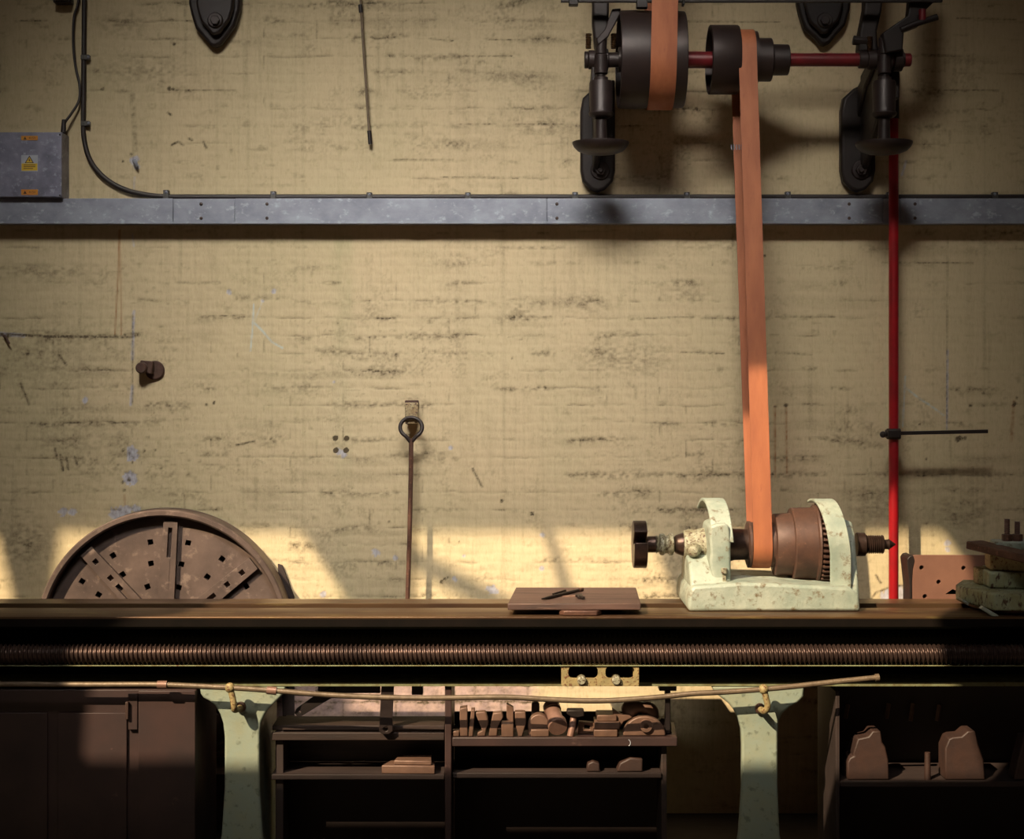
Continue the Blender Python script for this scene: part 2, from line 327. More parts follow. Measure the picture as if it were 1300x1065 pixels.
    for nm, ch in (('marks', (dirt_shade, peel, rust)), ('tints', (chalk, pink, tint))):
        a = me.color_attributes.new(nm, 'FLOAT_COLOR', 'POINT')
        a.data.foreach_set('color', np.stack([*ch, np.ones_like(PX)], -1).reshape(-1).astype(np.float32))
    o = bpy.data.objects.new('wall_back', me); COL.objects.link(o); struct(o)
    m, nt, b = nodes('painted_brick')
    a1 = N(nt, 'ShaderNodeAttribute', attribute_name='marks'); s1 = N(nt, 'ShaderNodeSeparateColor'); nt.links.new(a1.outputs['Color'], s1.inputs[0])
    a2 = N(nt, 'ShaderNodeAttribute', attribute_name='tints'); s2 = N(nt, 'ShaderNodeSeparateColor'); nt.links.new(a2.outputs['Color'], s2.inputs[0])
    big = noise(nt, 1.1, 3, .5)
    col = mix(nt, ramp(nt, s2.outputs[2], .3, .85), (.575, .45, .28), (.455, .39, .23))
    col = mix(nt, ramp(nt, big, .35, .7), col, (.56, .455, .285))
    fine = noise(nt, 70, 5, .7, (1, 1, .35)); weave = noise(nt, 150, 3, .7, (1, 1, .12))
    col = mix(nt, math_(nt, 'MULTIPLY', ramp(nt, fine, .50, .85), .5), col, (.30, .24, .12))
    col = mix(nt, math_(nt, 'MULTIPLY', ramp(nt, weave, .5, .9), .35), col, (.70, .60, .38))
    col = mix(nt, s2.outputs[1], col, mix(nt, ramp(nt, noise(nt, 22, 4, .7), .35, .65), (.52, .36, .30), (.34, .24, .23)))
    col = mix(nt, s1.outputs[2], col, (.28, .10, .03))
    col = mix(nt, s1.outputs[1], col, mix(nt, ramp(nt, fine, .4, .65), (.50, .50, .58), (.33, .31, .36)))
    col = mix(nt, s2.outputs[0], col, (.42, .56, .62))
    dn = math_(nt, 'MULTIPLY', s1.outputs[0], math_(nt, 'ADD', ramp(nt, noise(nt, 95, 4, .7), .25, .62), .18))
    n = N(nt, 'ShaderNodeClamp'); nt.links.new(dn, n.inputs[0])
    col = mix(nt, n.outputs[0], col, (.085, .062, .033))
    nt.links.new(col, b.inputs['Base Color']); b.inputs['Roughness'].default_value = .72; b.inputs['Specular IOR Level'].default_value = .25
    bump(nt, b, math_(nt, 'ADD', fine, math_(nt, 'MULTIPLY', weave, .4)), .35, .003)
    me.materials.append(m)
build_wall()
fl = B().box(-3.5, 4.2, -8.5, 0, -.1, 0).build('floor', 'floor'); struct(fl)

# ------------------------------------------------------------------ trunking, box, cables
t = thing('cable_trunking', 'long galvanised steel cable trunking running the full width of the yellow wall', 'trunking', (0, -.035, Z(283, .09)))
zt_, zb_ = Z(252, .09), Z(283.5, .09)
body = B(); body.box(X(-60, .09), X(1360, .09), -.082, -.003, zb_, zt_); body.build('trunking_body', 'galv', t, .003)
for x0, x1 in ((-60, 219.5), (298.5, 706 - 12), (706 - 11, 1120), (1144, 1360)):
    B().box(X(x0, .09), X(x1, .09), -.090, -.082, zb_ - .001, zt_ + .001).build('cover_plate', 'galv', t, .002)
for x0, x1 in ((220.5, 297.5), (1121, 1143)):
    B().box(X(x0, .09), X(x1, .09), -.089, -.082, zb_ + .0005, zt_ - .0005).build('joint_plate', 'galv', t, .0015)
B().box(X(-60, .09), X(1360, .09), -.094, -.0905, zb_ - .002, zb_ + .007).build('lower_lip', 'galv', t, .0015)
for px in (255.5, 339, 707, 1078, 1161.5):
    for py in (259, 277):
        b = B(); b.lathe(P(px, py, .089), (0, -1, 0), [(0, .0068), (.003, .0068), (.005, .004)], 14); b.build('screw', 'iron_nut', t)
bx = thing('electrical_box', 'galvanised steel electrical box with yellow warning stickers above the trunking', 'electrical box', (X(20, .06), -.06, Z(251, .1)))
B().box(X(-46, .12), X(78, .12), -.115, 0, Z(251, .12) + .001, Z(167.5, .12)).build('enclosure', 'box', bx, .003)
B().box(X(-46, .12), X(78.5, .12), -.122, -.1155, Z(250.0, .12), Z(168, .12)).build('lid', 'box', bx, .002)
for px, py in ((76, 171), (76, 248)):
    B().lathe(P(px, py, .122), (0, -1, 0), [(0, .004), (.003, .003)], 12).build('lid_screw', 'iron', bx)
def decal(px0, px1, py0, py1, off, name, mat, par, th=.0012):
    return B().box(X(px0, off), X(px1, off), -off - th, -off + .0002, Z(py1, off), Z(py0, off)).build(name, mat, par)
def text(s, px, py, size, off, mat, par, name='lettering'):
    cu = bpy.data.curves.new('t', 'FONT'); cu.body = s; cu.size = size; cu.extrude = .0002; cu.align_x = 'CENTER'; cu.align_y = 'CENTER'
    ob = bpy.data.objects.new('t', cu); COL.objects.link(ob); bpy.context.view_layer.update()
    me = bpy.data.meshes.new_from_object(ob.evaluated_get(bpy.context.evaluated_depsgraph_get())); bpy.data.objects.remove(ob)
    me.transform(Matrix.Translation(P(px, py, off)) @ Matrix.Rotation(PI / 2, 4, 'X'))
    b = B(); b.bm.from_mesh(me); bpy.data.meshes.remove(me); return b.build(name, mat, par)
for r0, r1 in ((172.5, 178), (240.5, 247.5)):
    d = decal(27, 48, r0, r1, .1225, 'voltage_sticker', 'orange', bx); d['label'] = 'narrow orange sticker with dark print'
    rc = (r0 + r1) / 2
    B().prism(outl([(29.5, rc + 2), (34, rc + 2), (31.7, rc - 2)], .1238), -.1242, -.1236).build('warning_triangle', 'ink', d)
    text('415V', 41, rc, .014, .1240, 'ink', d)
d = decal(27, 48, 197, 217.5, .1225, 'warning_sticker', 'white', bx); d['label'] = 'white and yellow electric shock warning sticker'
decal(27.4, 47.6, 207.5, 216.6, .1237, 'yellow_panel', 'yellow', d, .0004)
B().prism(outl([(31.5, 207), (43, 207), (37.3, 197.3)], .1240), -.1244, -.1238).build('warning_triangle', 'ink', d)
B().prism(outl([(33.2, 206.2), (41.4, 206.2), (37.3, 199.2)], .1244), -.1248, -.1243).build('triangle_field', 'yellow', d)
B().prism(outl([(37.8, 200.6), (36.0, 203.6), (37.3, 203.6), (36.8, 205.8), (38.8, 202.9), (37.5, 202.9)], .1248), -.1252, -.1247).build('lightning_bolt', 'ink', d)
bb = B()
for r in (209.3, 211.6, 213.9): bb.box(X(30, .1241), X(45 if r < 213 else 42, .1241), -.1245, -.1240, Z(r + .45, .1241), Z(r - .45, .1241))
bb.build('printed_lines', 'ink', d)

r_ = .0115
cab_pts = [P(108, -60, .016), P(107, 0, .016), P(106.5, 60, .016), P(106, 120, .016), P(105.5, 157, .016), P(107, 178, .016), P(113, 200, .016), P(124, 217, .016), P(140, 231, .016), P(160, 241, .016), P(185, 247, .016), P(215, 249.6, .016), P(260, 249.8, .016), P(500, 249.8, .016), P(800, 249.8, .016), P(1100, 249.8, .016), P(1360, 249.8, .016)]
c = B().tube(spline(cab_pts, 6), .0105).build('power_cable', 'cable')
tag(c, 'thick black cable dropping down the wall, bending right and running along the trunking top', 'cable')
c = B().tube(spline([P(103, -60, .02), P(99.5, 0, .02), P(94, 22, .02), P(93, 55, .02), P(96, 85, .02), P(101, 108, .03), P(100, 128, .035), P(90, 145, .045), P(83, 155, .06), P(80.5, 168, .07)], 8), .0055)
tag(c.build('thin_cable', 'cable'), 'thin black cable looping down the wall into the galvanised box', 'cable')
tag(B().tube([P(81.2, 152, .066), P(80.5, 168.5, .07)], [.009, .012]).build('cable_gland', 'iron'), 'small black gland where the thin cable enters the galvanised box', 'cable gland')
clips = [(111, 73, 'grey saddle clip holding the upright black cable, the upper one'), (111, 157, 'grey saddle clip holding the upright black cable, just above its bend'),
    (211, 244.5, 'small grey clip on the cable above the trunking, where the bend ends'), (347, 246, 'small grey clip on the trunking cable under the pointed bracket at upper left'),
    (469, 247.5, 'small grey clip on the trunking cable right below the thin hanging rod'), (594, 247.5, 'small grey clip on the trunking cable between hanging rod and left shaft bracket'),
    (730, 247, 'small grey clip on the trunking cable just left of the left shaft bracket foot'), (872, 247, 'small grey clip on the trunking cable between left shaft bracket and orange belt'),
    (1000, 246.5, 'small grey clip on the trunking cable between orange belt and right shaft bracket'), (1129, 247, 'small dark clip on the trunking cable beside the red pole'), (1263, 247, 'small grey clip on the trunking cable near the right end of the wall')]
for i, (px, py, lb) in enumerate(clips):
    t = thing('cable_clip', lb, 'cable clip', P(px, py, .01), 'saddle clips along the black cable')
    if i < 2:
        b = B().box(X(px - 8, .02), X(px + 3, .02), -.031, -.0005, Z(py + 3.2, .02), Z(py - 3.2, .02))
    else:
        b = B().box(X(px - 3.6, .02), X(px + 3.6, .02), -.030, -.0005, Z(py + 8 if i > 2 else py + 9, .02), Z(py - 3.2, .02))
    b.build('clip_body', 'clip', t, .003)
    B().lathe(P(px + (1.5 if i < 2 else 0), py - .6, .030), (0, -1, 0), [(0, .0062), (.004, .0055), (.006, .003)], 12).build('clip_screw', 'galv', t)

# things at the top of the wall
tag(B().box(X(68, .05), X(90, .05), -.06, -.0, Z(3.5, .05), Z(-14, .05)).box(X(72, .05), X(88, .05), -.075, -.05, Z(2, .05), Z(-10, .05)).build('steel_bracket', 'iron', None, .003), 'dark steel bracket at the top edge beside the two black cables', 'bracket')
def pointed(cx, tip, half, lbl):
    off = .05
    t = thing('wall_bracket', lbl, 'bracket', P(cx, tip, .0), None)
    o = [(cx - half, -90), (cx - half, 4), (cx - half + 3, 18), (cx - half + 9, 36), (cx - 13, tip - 10), (cx - 5, tip - 1), (cx + 1, tip), (cx + 8, tip - 3), (cx + 16, tip - 13), (cx + half - 7, 32), (cx + half - 1, 12), (cx + half, -4), (cx + half, -90)]
    B().prism(outl(o, off), -.055, -.0005).build('back_plate', 'iron', t, .012, seg=3)
    k = .72; cyy = 5
    o2 = [(cx + (a - cx) * k, b if b < -50 else cyy + (b - cyy) * k) for a, b in o]
    B().prism(outl(o2, .09), -.092, -.055).build('raised_web', 'iron', t, .01, seg=3)
    b = B(); b.lathe(P(cx + 1, 26, .092), (0, -1, 0), [(0, .034), (.012, .03)], 24); hexa(b, P(cx + 1, 26, .104), (0, -1, 0), .02, .016); b.build('fixing_nut', 'iron_soft', t, .002)
pointed(272.5, 59, 33, 'pointed foot of a black cast iron wall bracket at upper left, above the trunking')
pointed(1046, 57, 34, 'pointed foot of a black cast iron wall bracket behind the red shaft')

t = thing('hanging_rod', 'thin pale rod with a dark tip hanging down the wall at upper left of centre', 'rod', P(470, 183, .04))
B().tube([P(457, -50, .035), P(458, 0, .035), P(460, 40, .03), P(469, 172, .03)], .0052).build('rod_shaft', 'rod', t)
B().cyl(P(468.6, 166, .03), P(470.2, 183, .03), .0085).build('rod_tip', 'iron', t)
B().cyl(P(457.2, 6, .035), P(458.3, 16, .035), .0085).build('collar', 'iron', t)

t = thing('wall_bolt', 'big rusty bolt end with square nut and round washer on the wall', 'bolt', P(190, 480, 0))
B().lathe(P(197, 470, 0), (0, -1, 0), [(0, .041), (.012, .041), (.016, .036)], 28).build('washer', 'bolt', t)
bb = B(); c0 = P(187, 466, .03)
bb.prism([(c0.x + .038 * math.cos(a) , c0.z + .038 * math.sin(a)) for a in [math.radians(40 + 90 * k) for k in range(4)]], -.055, -.012, 'y'); bb.build('nut', 'bolt', t, .004)
B().lathe(P(180.5, 467, .055), (0, -1, 0), [(-.02, .024), (.02, .024), (.026, .019)], 18).build('bolt_end', 'bolt', t)
tag(B().tube([P(171, 204, -.01), P(172, 206, .02), P(174, 211, .035)], [.010, .009, .006], 10).build('cut_bolt', 'galv'), 'small cut off grey stub on the wall above the cable bend', 'bolt')
tag(B().tube([P(5, 426, -.005), P(8, 429, .025), P(12, 436, .03)], [.007, .006, .004], 8).build('bent_nail', 'bolt'), 'bent dark nail at the left end of the scraped line on the wall', 'nail')

t = thing('wall_hook', 'square painted iron hook holding the ring of the long eye rod', 'hook', P(522, 543, 0))
B().box(X(514, .02), X(531.5, .02), -.02, -.0, Z(517, .02), Z(508, .02)).build('hook_plate', 'bolt', t, .004)
B().prism(outl([(514, 511), (531, 511), (530.5, 536), (514.5, 536)], .07), -.078, -.066).box(X(515, .06), X(530, .06), -.07, 0, Z(515, .06), Z(511.5, .06)).build('hook_strap', 'hookpaint', t, .003)
B().box(X(515, .06), X(530, .06), -.077, -.0, Z(538, .06), Z(534.5, .06)).build('hook_lip', 'hookpaint', t, .003)
pts = [P(522, 556, .105)] + [P(522 + 14.2 * math.sin(a), 543 - 12.5 * math.cos(a), .10) for a in np.linspace(PI * .86, -PI * .86, 26)] 
ring = [P(521.5, 562, .10)] + [P(522 - 14.0 * math.sin(a), 542.5 - 12.5 * math.cos(a), .085 + .02 * (1 - math.cos(a)) / 2) for a in np.linspace(-PI * .84, PI * .84, 30)] + [P(521.8, 562, .10)]
t = thing('eye_rod', 'long thin iron rod with a ring eye hanging from the wall hook', 'rod', P(517, 800, .10))
B().tube(ring, .0082, 12).build('ring_eye', 'iron_soft', t)
B().tube([P(522, 557, .10), P(521.6, 600, .10), P(520, 680, .10), P(517.5, 757, .10), P(516.5, 800, .10)], .0098, 14).build('rod_shaft', 'rust', t)

# ------------------------------------------------------------------ countershaft and brackets
AX_ = .42; zs = Z(76, AX_)
cs = thing('countershaft', 'red overhead countershaft carrying black pulleys between two wall brackets', 'shaft', (X(950, AX_), -AX_, zs))
def sh(x0, x1, r, name, mat, par=cs, seg=32, lip=0.0, row=None, off=AX_):
    z = zs if row is None else Z(row, off)
    p = Vector((X(x0, off), -off, z)); L = X(x1, off) - X(x0, off)
    e = min(.004, L / 4)
    return B().lathe(p, (1, 0, 0), [(0, r - e), (e, r), (L - e, r), (L, r - e)], seg).build(name, mat, par)
sh(745, 1156.5, .0265, 'shaft', 'redshaft')
sh(864, 906, .033, 'shaft_sleeve', 'redshaft')
sh(864, 871, .046, 'collar', 'redshaft', seg=24)
def drum(b, x0, x1, r, th=.012, hub=.05, axisz=None, off=AX_, seg=64, crown=.003, web=.5):
    z = zs if axisz is None else axisz
    p = Vector((X(x0, off), -off, z)); L = X(x1, off) - X(x0, off)
    b.lathe(p, (1, 0, 0), [(0, r - th), (0, r - .003), (.003, r), (L / 2, r + crown), (L - .003, r), (L, r - .003), (L, r - th), (L * web + .012, r - th), (L * web + .012, hub), (L, hub), (L, .028), (0, .028), (0, hub), (L * web, hub), (L * web, r - th), (0, r - th)], seg, cap=False)
b = B(); drum(b, 785, 826.5, .192); b.build('loose_pulley', 'pulley', cs)
b = B(); drum(b, 828, 868, .190, web=.4); b.build('fast_pulley', 'pulley', cs)
cp = B()
p = Vector((X(900, AX_), -AX_, zs)); s_ = S(1, AX_)
def xx(px): return X(px, AX_) - X(900, AX_)
cp.lathe(p, (1, 0, 0), [(0, .137 - .014), (0, .134), (.003, .137), (xx(935), .137), (xx(936.5), .134), (xx(936.6), .113), (xx(960), .113), (xx(960.5), .086), (xx(978), .086), (xx(979), .083), (xx(979.2), .062), (xx(1000), .061), (xx(1001), .057), (xx(1001), .027), (xx(930), .027), (xx(930), .123), (0, .123)], 64, cap=False)
cp.build('cone_pulley', 'pulley', cs)

def bracket(cx, side, lbl):
    """hanger bracket: wall foot, arm, bearing and drip cup"""
    wx = cx - 3 if side < 0 else cx - 31
    t = thing('shaft_bracket', lbl, 'bracket', P(wx, 240, 0))
    # wall foot: long rounded plate
    fo = [(wx - 22, 140), (wx - 19, 124), (wx - 6, 112), (wx + 10, 104), (wx + 22, 100), (wx + 22, 216), (wx + 19, 230), (wx + 9, 240), (wx, 243), (wx - 9, 240), (wx - 19, 230), (wx - 22, 216)]
    B().prism(outl(fo, .06), -.06, -.0005).build('wall_foot', 'iron', t, .012, seg=3)
    b = B(); b.lathe(P(wx + 3, 216, .06), (0, -1, 0), [(0, .042), (.01, .038)], 26); hexa(b, P(wx + 3, 216, .07), (0, -1, 0), .024, .022); b.lathe(P(wx + 3, 216, .09), (0, -1, 0), [(0, .012), (.014, .010)], 12)
    b.build('fixing_nut', 'iron_soft', t, .002)
    X0, X1 = X(cx - 9, .42) , X(cx + 9, .42)
    # arm web reaching out from the wall (side profile in y,z)
    za, zb = Z(60, .42), Z(148, .42)
    B().prism([(-.055, Z(96, .05)), (-.30, za + .01), (-.40, za + .01), (-.40, zb + .02), (-.36, zb), (-.15, Z(205, .1)), (-.055, Z(222, .05))], X(cx - 4.5, .42), X(cx + 4.5, .42), 'x').build('arm_web', 'iron', t, .008)
    B().prism([(-.06, Z(110, .05)), (-.20, Z(92, .2)), (-.40, za - .02), (-.40, za - .06), (-.2, Z(110, .2)), (-.06, Z(150, .05))], X(cx - 9, .42), X(cx + 9, .42), 'x').build('arm_flange', 'iron', t, .008)
    # hanger going up out of view
    up = [(cx - 7, 62), (cx - 10, 30), (cx - 9, -90), (cx + 12, -90), (cx + 11, 20), (cx + 8, 62)] if side < 0 else [(cx - 32, 66), (cx - 30, 40), (cx - 24, 10), (cx - 21, -90), (cx + 8, -90), (cx - 2, 14), (cx - 8, 40), (cx - 6, 66)]
    B().prism(outl(up, .42), -.43, -.36).build('hanger_arm', 'iron', t, .01, seg=3)
    # bearing round the shaft
    b = B()
    if side < 0:
        for x0, x1, r in ((742, 747, .034), (747, 756, .038), (756, 772, .044), (772, 786, .030)):
            b.lathe(Vector((X(x0, .42), -.42, zs)), (1, 0, 0), [(0, r), (X(x1, .42) - X(x0, .42), r)], 28)
    else:
        for x0, x1, r in ((1090, 1101, .034), (1101, 1112, .038), (1112, 1132, .042), (1134, 1145, .046), (1145, 1148, .030)):
            b.lathe(Vector((X(x0, .42), -.42, zs)), (1, 0, 0), [(0, r), (X(x1, .42) - X(x0, .42), r)], 28)
    b.build('bearing', 'iron_soft', t, .003)
    # upright screw and barrel
    ax = cx + (1 if side < 0 else 1.5); o = .455
    def V(r0, r1, rad, rad2=None, name='', mat='iron_soft', sg=28):
        return B().cyl(P(ax, r0, o), P(ax, r1, o), S(rad, o), S(rad2 if rad2 else rad, o), sg).build(name, mat, t, .003)
    V(48, 69, 7.2, None, 'upper_screw'); V(69.5, 94, 8.6, None, 'screw_sleeve'); V(94, 98, 6, None, 'screw_neck', 'iron'); V(98, 103, 9, None, 'lock_nut')
    b = B(); b.lathe(P(ax, 103, o), (0, 0, -1), [(0, S(14, o)), (S(3, o), S(15, o)), (S(38, o), S(14.2, o)), (S(41, o), S(16, o)), (S(44, o), S(15, o)), (S(47, o), S(11, o))], 32); b.build('barrel', 'iron_soft', t)
    V(149, 178, 7.2, 7.8, 'stem')
    b = B(); q = S(1, o)
    b.lathe(P(ax - .5, 196.5, o), (0, 0, 1), [(0, q * 10), (q * 1.5, q * 20), (q * 5, q * 29), (q * 10, q * 34), (q * 14, q * 36), (q * 16, q * 36), (q * 16, q * 34.5), (q * 12, q * 30), (q * 9, q * 14), (q * 9, q * 7)], 48)
    b.build('drip_cup', 'iron_soft', t)
    # adjusting screws with bright threads
    for sx in (((-15, 62), (17, 62)) if side < 0 else ((-17, 66), (20, 68))):
        b = B(); n_ = 9
        prof = []
        for k in range(n_): prof += [(k * .007, .0085), (k * .007 + .0035, .0125)]
        b.lathe(P(cx + sx[0], sx[1], .43), (0, 0, 1), prof, 14); b.build('adjusting_screw', 'brass', t)
    if side < 0:
        B().prism(outl([(777, 12), (788, 11), (787, 19), (772, 47), (759, 58), (757, 50), (768, 37)], .47), -.48, -.455).build('lever', 'iron_soft', t, .004)
        B().box(X(752, .5), X(757, .5), -.44, -.40, Z(112, .42), Z(86, .42)).build('side_lug', 'iron', t, .003)
    else:
        B().cyl(P(1083, 51, .42), P(1104, 53, .42), .020, .016, 8).build('side_bolt', 'iron', t, .003)
        B().box(X(cx + 6, .3), X(cx + 17, .3), -.36, -.21, Z(128, .3), Z(62, .3)).build('rear_boss', 'iron', t, .006)
        B().prism(outl([(1118, 44), (1150, 22), (1160, -90), (1190, -90), (1186, 2), (1163, 24), (1166, 34), (1145, 42), (1143, 66), (1122, 70)], .46), -.50, -.44).build('striker_fork', 'iron', t, .006)
        B().tube([P(1143, 38, .50), P(1160, 31, .50), P(1190, 21.5, .50)], [.013, .012, .013], 12).build('striker_handle', 'iron', t)
        B().cyl(P(1171, 26, .50), P(1171, 12, .50), .014).build('handle_nut', 'redshaft', t)
    return t
bracket(762, -1, 'left black shaft bracket with drip cup, beside the two wide pulleys')
bracket(1121, 1, 'right black shaft bracket with drip cup, in front of the red pole')
sb = thing('striker_bar', 'dark flat striker bar crossing the top edge above the pulleys', 'bar', P(950, 4, .5))
B().box(X(712, .52), X(1196, .52), -.53, -.512, Z(3.2, .52), Z(-4, .52)).build('bar', 'iron', sb, .002)
for a, b_ in ((722, 734), (808, 822), (866, 869)):
    B().box(X(a, .53), X(b_, .53), -.545, -.505, Z(10.5 if a == 808 else 7, .53), Z(-7, .53)).build('belt_guide', 'iron', sb, .003)

def belt_loop(name, c0, r0, c1, r1, x0, x1, w, th, lbl, mat='belt'):
    """flat belt around two circles in the y,z plane; c = (y,z)"""
    d = Vector((c1[0] - c0[0], c1[1] - c0[1])); L = d.length; ang = math.atan2(d.y, d.x); be = math.acos((r0 - r1) / L)
    path = []
    for k in range(25): a = ang + be + (2 * PI - 2 * be) * k / 24; path.append((c0[0] + r0 * math.cos(a), c0[1] + r0 * math.sin(a), a))
    for k in range(25): a = ang - be + (2 * be) * k / 24; path.append((c1[0] + r1 * math.cos(a), c1[1] + r1 * math.sin(a), a))
    out = []
    for i in range(len(path)):
        p, q = path[i], path[(i + 1) % len(path)]; out.append(p)
        if math.hypot(p[0] - q[0], p[1] - q[1]) > .2:
            n = 12; a = p[2]
            for k in range(1, n): t_ = k / n; out.append((p[0] + (q[0] - p[0]) * t_, p[1] + (q[1] - p[1]) * t_, a))
    bm = B(); rings = []
    for y, z, a in out:
        f = (z - c0[1]) / (c1[1] - c0[1]); f = min(max(f, 0), 1); xc = x0 + (x1 - x0) * f
        ny, nz_ = math.cos(a), math.sin(a)
        rings.append([bm.bm.verts.new(v) for v in ((xc - w / 2, y, z), (xc - w / 2, y + ny * th, z + nz_ * th), (xc + w / 2, y + ny * th, z + nz_ * th), (xc + w / 2, y, z))])
    n = len(rings)
    for i in range(n):
        a, b_ = rings[i], rings[(i + 1) % n]
        for k in range(4): bm.bm.faces.new((a[k], a[(k + 1) % 4], b_[(k + 1) % 4], b_[k]))
    return bm.build(name, mat, lbl) if not isinstance(lbl, str) else bm.build(name, mat)
SPO = .62; zsp = Z(691, SPO)                                     # spindle
bt = thing('drive_belt', 'long orange leather belt running from the overhead cone pulley down to the headstock', 'belt', (X(966, SPO), -SPO, Z(722, SPO)))
belt_loop('belt_strap', (-AX_, zs), .1145, (-SPO, zsp), .0865, X(947.5, .5) + .0, X(966.5, .66), .0715, .005, bt)
b = B()
for k in range(5): b.tube([P(928.5 + 3.2 * k, 183.5, .358), P(928.8 + 3.2 * k, 190, .36)], .0022, 6)
b.build('belt_lacing', 'galv', bt)
tb = thing('pulley_belt', 'wide orange leather belt going up out of view from the big black pulley', 'belt', (X(846, AX_), -AX_, zs - .2))
belt_loop('belt_strap', (-AX_, zs), .194, (-AX_ - .12, 4.35), .17, X(843, .62), X(850, .65), .101, .005, tb)

# red pole
rp = thing('red_pole', 'tall red painted pole standing before the wall behind the lathe', 'pole', (X(1134.5, .16), -.16, 0))
B().cyl((X(1134.5, .16), -.16, 0), (X(1134.5, .16), -.16, Z(150, .16)), S(6.1, .16), None, 28).build('pole_shaft', 'red', rp)
B().cyl((X(1134.5, .16), -.16, Z(151, .16)), (X(1134.5, .16), -.16, Z(60, .16)), S(7.0, .16), None, 28).build('pole_sleeve', 'iron', rp)
cl = B().cyl(P(1134.5, 544, .16), P(1134.5, 557.5, .16), S(9, .16), None, 24); cl.box(X(1126, .17), X(1142, .17), -.2, -.13, Z(556, .17), Z(545.5, .17)); cl = cl.build('clamp', 'iron', rp, .004)
B().ball(P(1121, 551.5, .18), S(4.2, .18)).cyl(P(1121, 551.5, .18), P(1128, 551, .18), S(2.8, .18)).build('clamp_screw', 'iron', cl)
B().obox(P(1136, 550, .185), P(1254, 547.5, .185), .014, S(4.6, .185)).build('side_bar', 'iron', rp, .002)

# ------------------------------------------------------------------ faceplate on a timber, leaning at the wall
FO = .13; fcx, fcz = X(207, FO), Z(808, FO); fs = S(1, FO)
fp = thing('faceplate', 'large round iron lathe faceplate with radial bars and square holes standing behind the bed', 'faceplate', (fcx, -.1, fcz - 161 * fs))
b = B(); b.lathe(Vector((fcx, -.02, fcz)), (0, -1, 0), [(0, 159 * fs), (.012, 161.5 * fs), (.122, 161 * fs), (.128, 159.5 * fs), (.128, 154.5 * fs), (.122, 152.5 * fs), (.06, 151.5 * fs)], 128, cap=False)
b.build('rim', 'face', fp)
hol = []
def sq(cx, cz, h, a): return [(cx + h * 1.414 * math.cos(a + PI / 4 + k * PI / 2), cz + h * 1.414 * math.sin(a + PI / 4 + k * PI / 2)) for k in range(4)]
hp = [(561, 128), (568, 200), (570, 280), (557, 367), (709, 203), (733, 133), (684, 283), (674, 370), (428, 250), (464, 321), (374, 397), (312, 347), (845, 181), (836, 263), (781, 330), (927, 366), (1012, 373), (443, 170)]
for a, c_ in hp:
    u, w = a / 2.957 , 620 + c_ / 2.957
    cx_, cz_ = X(u, FO - .05), Z(w, FO - .05); an = math.atan2(cz_ - fcz, cx_ - fcx); hol.append(sq(cx_, cz_, 3.5 * fs, an))
for rr in (56, 88, 118, 140):
    for k in range(8):
        for s in (-1, 1):
            a = math.radians(-86 - 22 + 45 * k) + s * (9 / rr + .06)
            if math.sin(a) < -.05: hol.append(sq(fcx + rr * fs * math.cos(a), fcz + rr * fs * math.sin(a), 3.5 * fs, a))
def cen(h): return sum(p_[0] for p_ in h) / 4, sum(p_[1] for p_ in h) / 4
keep = []
for h in hol:
    c_ = cen(h)
    if math.hypot(c_[0] - fcx, c_[1] - fcz) < 142 * fs and all(math.hypot(c_[0] - cen(k_)[0], c_[1] - cen(k_)[1]) > 13 * fs for k_ in keep): keep.append(h)
hol = keep
b = B(); b.plate(circ(fcx, fcz, 150.8 * fs, 120), hol, -.097, -.078); b.build('disc', 'face', fp)
B().lathe(Vector((fcx, -.02, fcz)), (0, -1, 0), [(0, 158 * fs), (.012, 158 * fs)], 64).build('backing', 'cabdark', fp)
for k in range(8):
    a = math.radians(86.5 + 46 * k if k < 2 else 86.5 - 46.5 if k == 2 else 86.5 + 92 + (k - 3) * 45)
    if k == 2: a = math.radians(39)
    u = Vector((math.cos(a), 0, math.sin(a))); n = Vector((-math.sin(a), 0, math.cos(a)))
    def q(r, s): v = Vector((fcx, 0, fcz)) + u * r * fs + n * s * fs; return (v.x, v.z)
    r0 = 24; r1 = 147
    outer = [q(r0, -11), q(r1, -9), q(r1, 9), q(r0, 11)]
    if k == 0: sl = [[q(100, -2.6), q(138, -2.6), q(138, 2.6), q(100, 2.6)]]
    else: sl = [[q(50, -3), q(88 if k == 1 else 84, -3), q(88 if k == 1 else 84, 3), q(50, 3)]] + [[q(r - 3.2, -3.2), q(r + 3.2, -3.2), q(r + 3.2, 3.2), q(r - 3.2, 3.2)] for r in (100 if k == 1 else 104, 128)]
    b = B(); b.plate(outer, sl, -.119, -.097); b.build('radial_bar', 'face', fp, .0015)
    if k == 0: B().plate([q(60, -2.2), q(97, -2.2), q(97, 2.2), q(60, 2.2)], [], -.1205, -.119).build('bar_ridge', 'face', fp)
B().lathe(Vector((fcx, -.07, fcz)), (0, -1, 0), [(0, 30 * fs), (.05, 30 * fs), (.05, 17 * fs), (0, 17 * fs)], 48, cap=False).build('hub', 'face', fp)
tag(B().box(fcx - .48, fcx + .46, -.30, -.001, 0, fcz - 161.8 * fs).build('timber_block', 'shelf', None, .006), 'long dark timber block on the floor under the round faceplate', 'timber block')
# sliver right of the plate, darkened to stand mostly for shadow on the wall
tag(B().prism(outl([(352, 716), (358, 718), (373, 758), (373, 1028), (362, 1028)], .03), -.0185, -.004).build('shadow_sliver', 'cabdark', None, .003), 'dark timber sliver, mostly standing in for shadow, behind the right edge of the faceplate', 'timber')

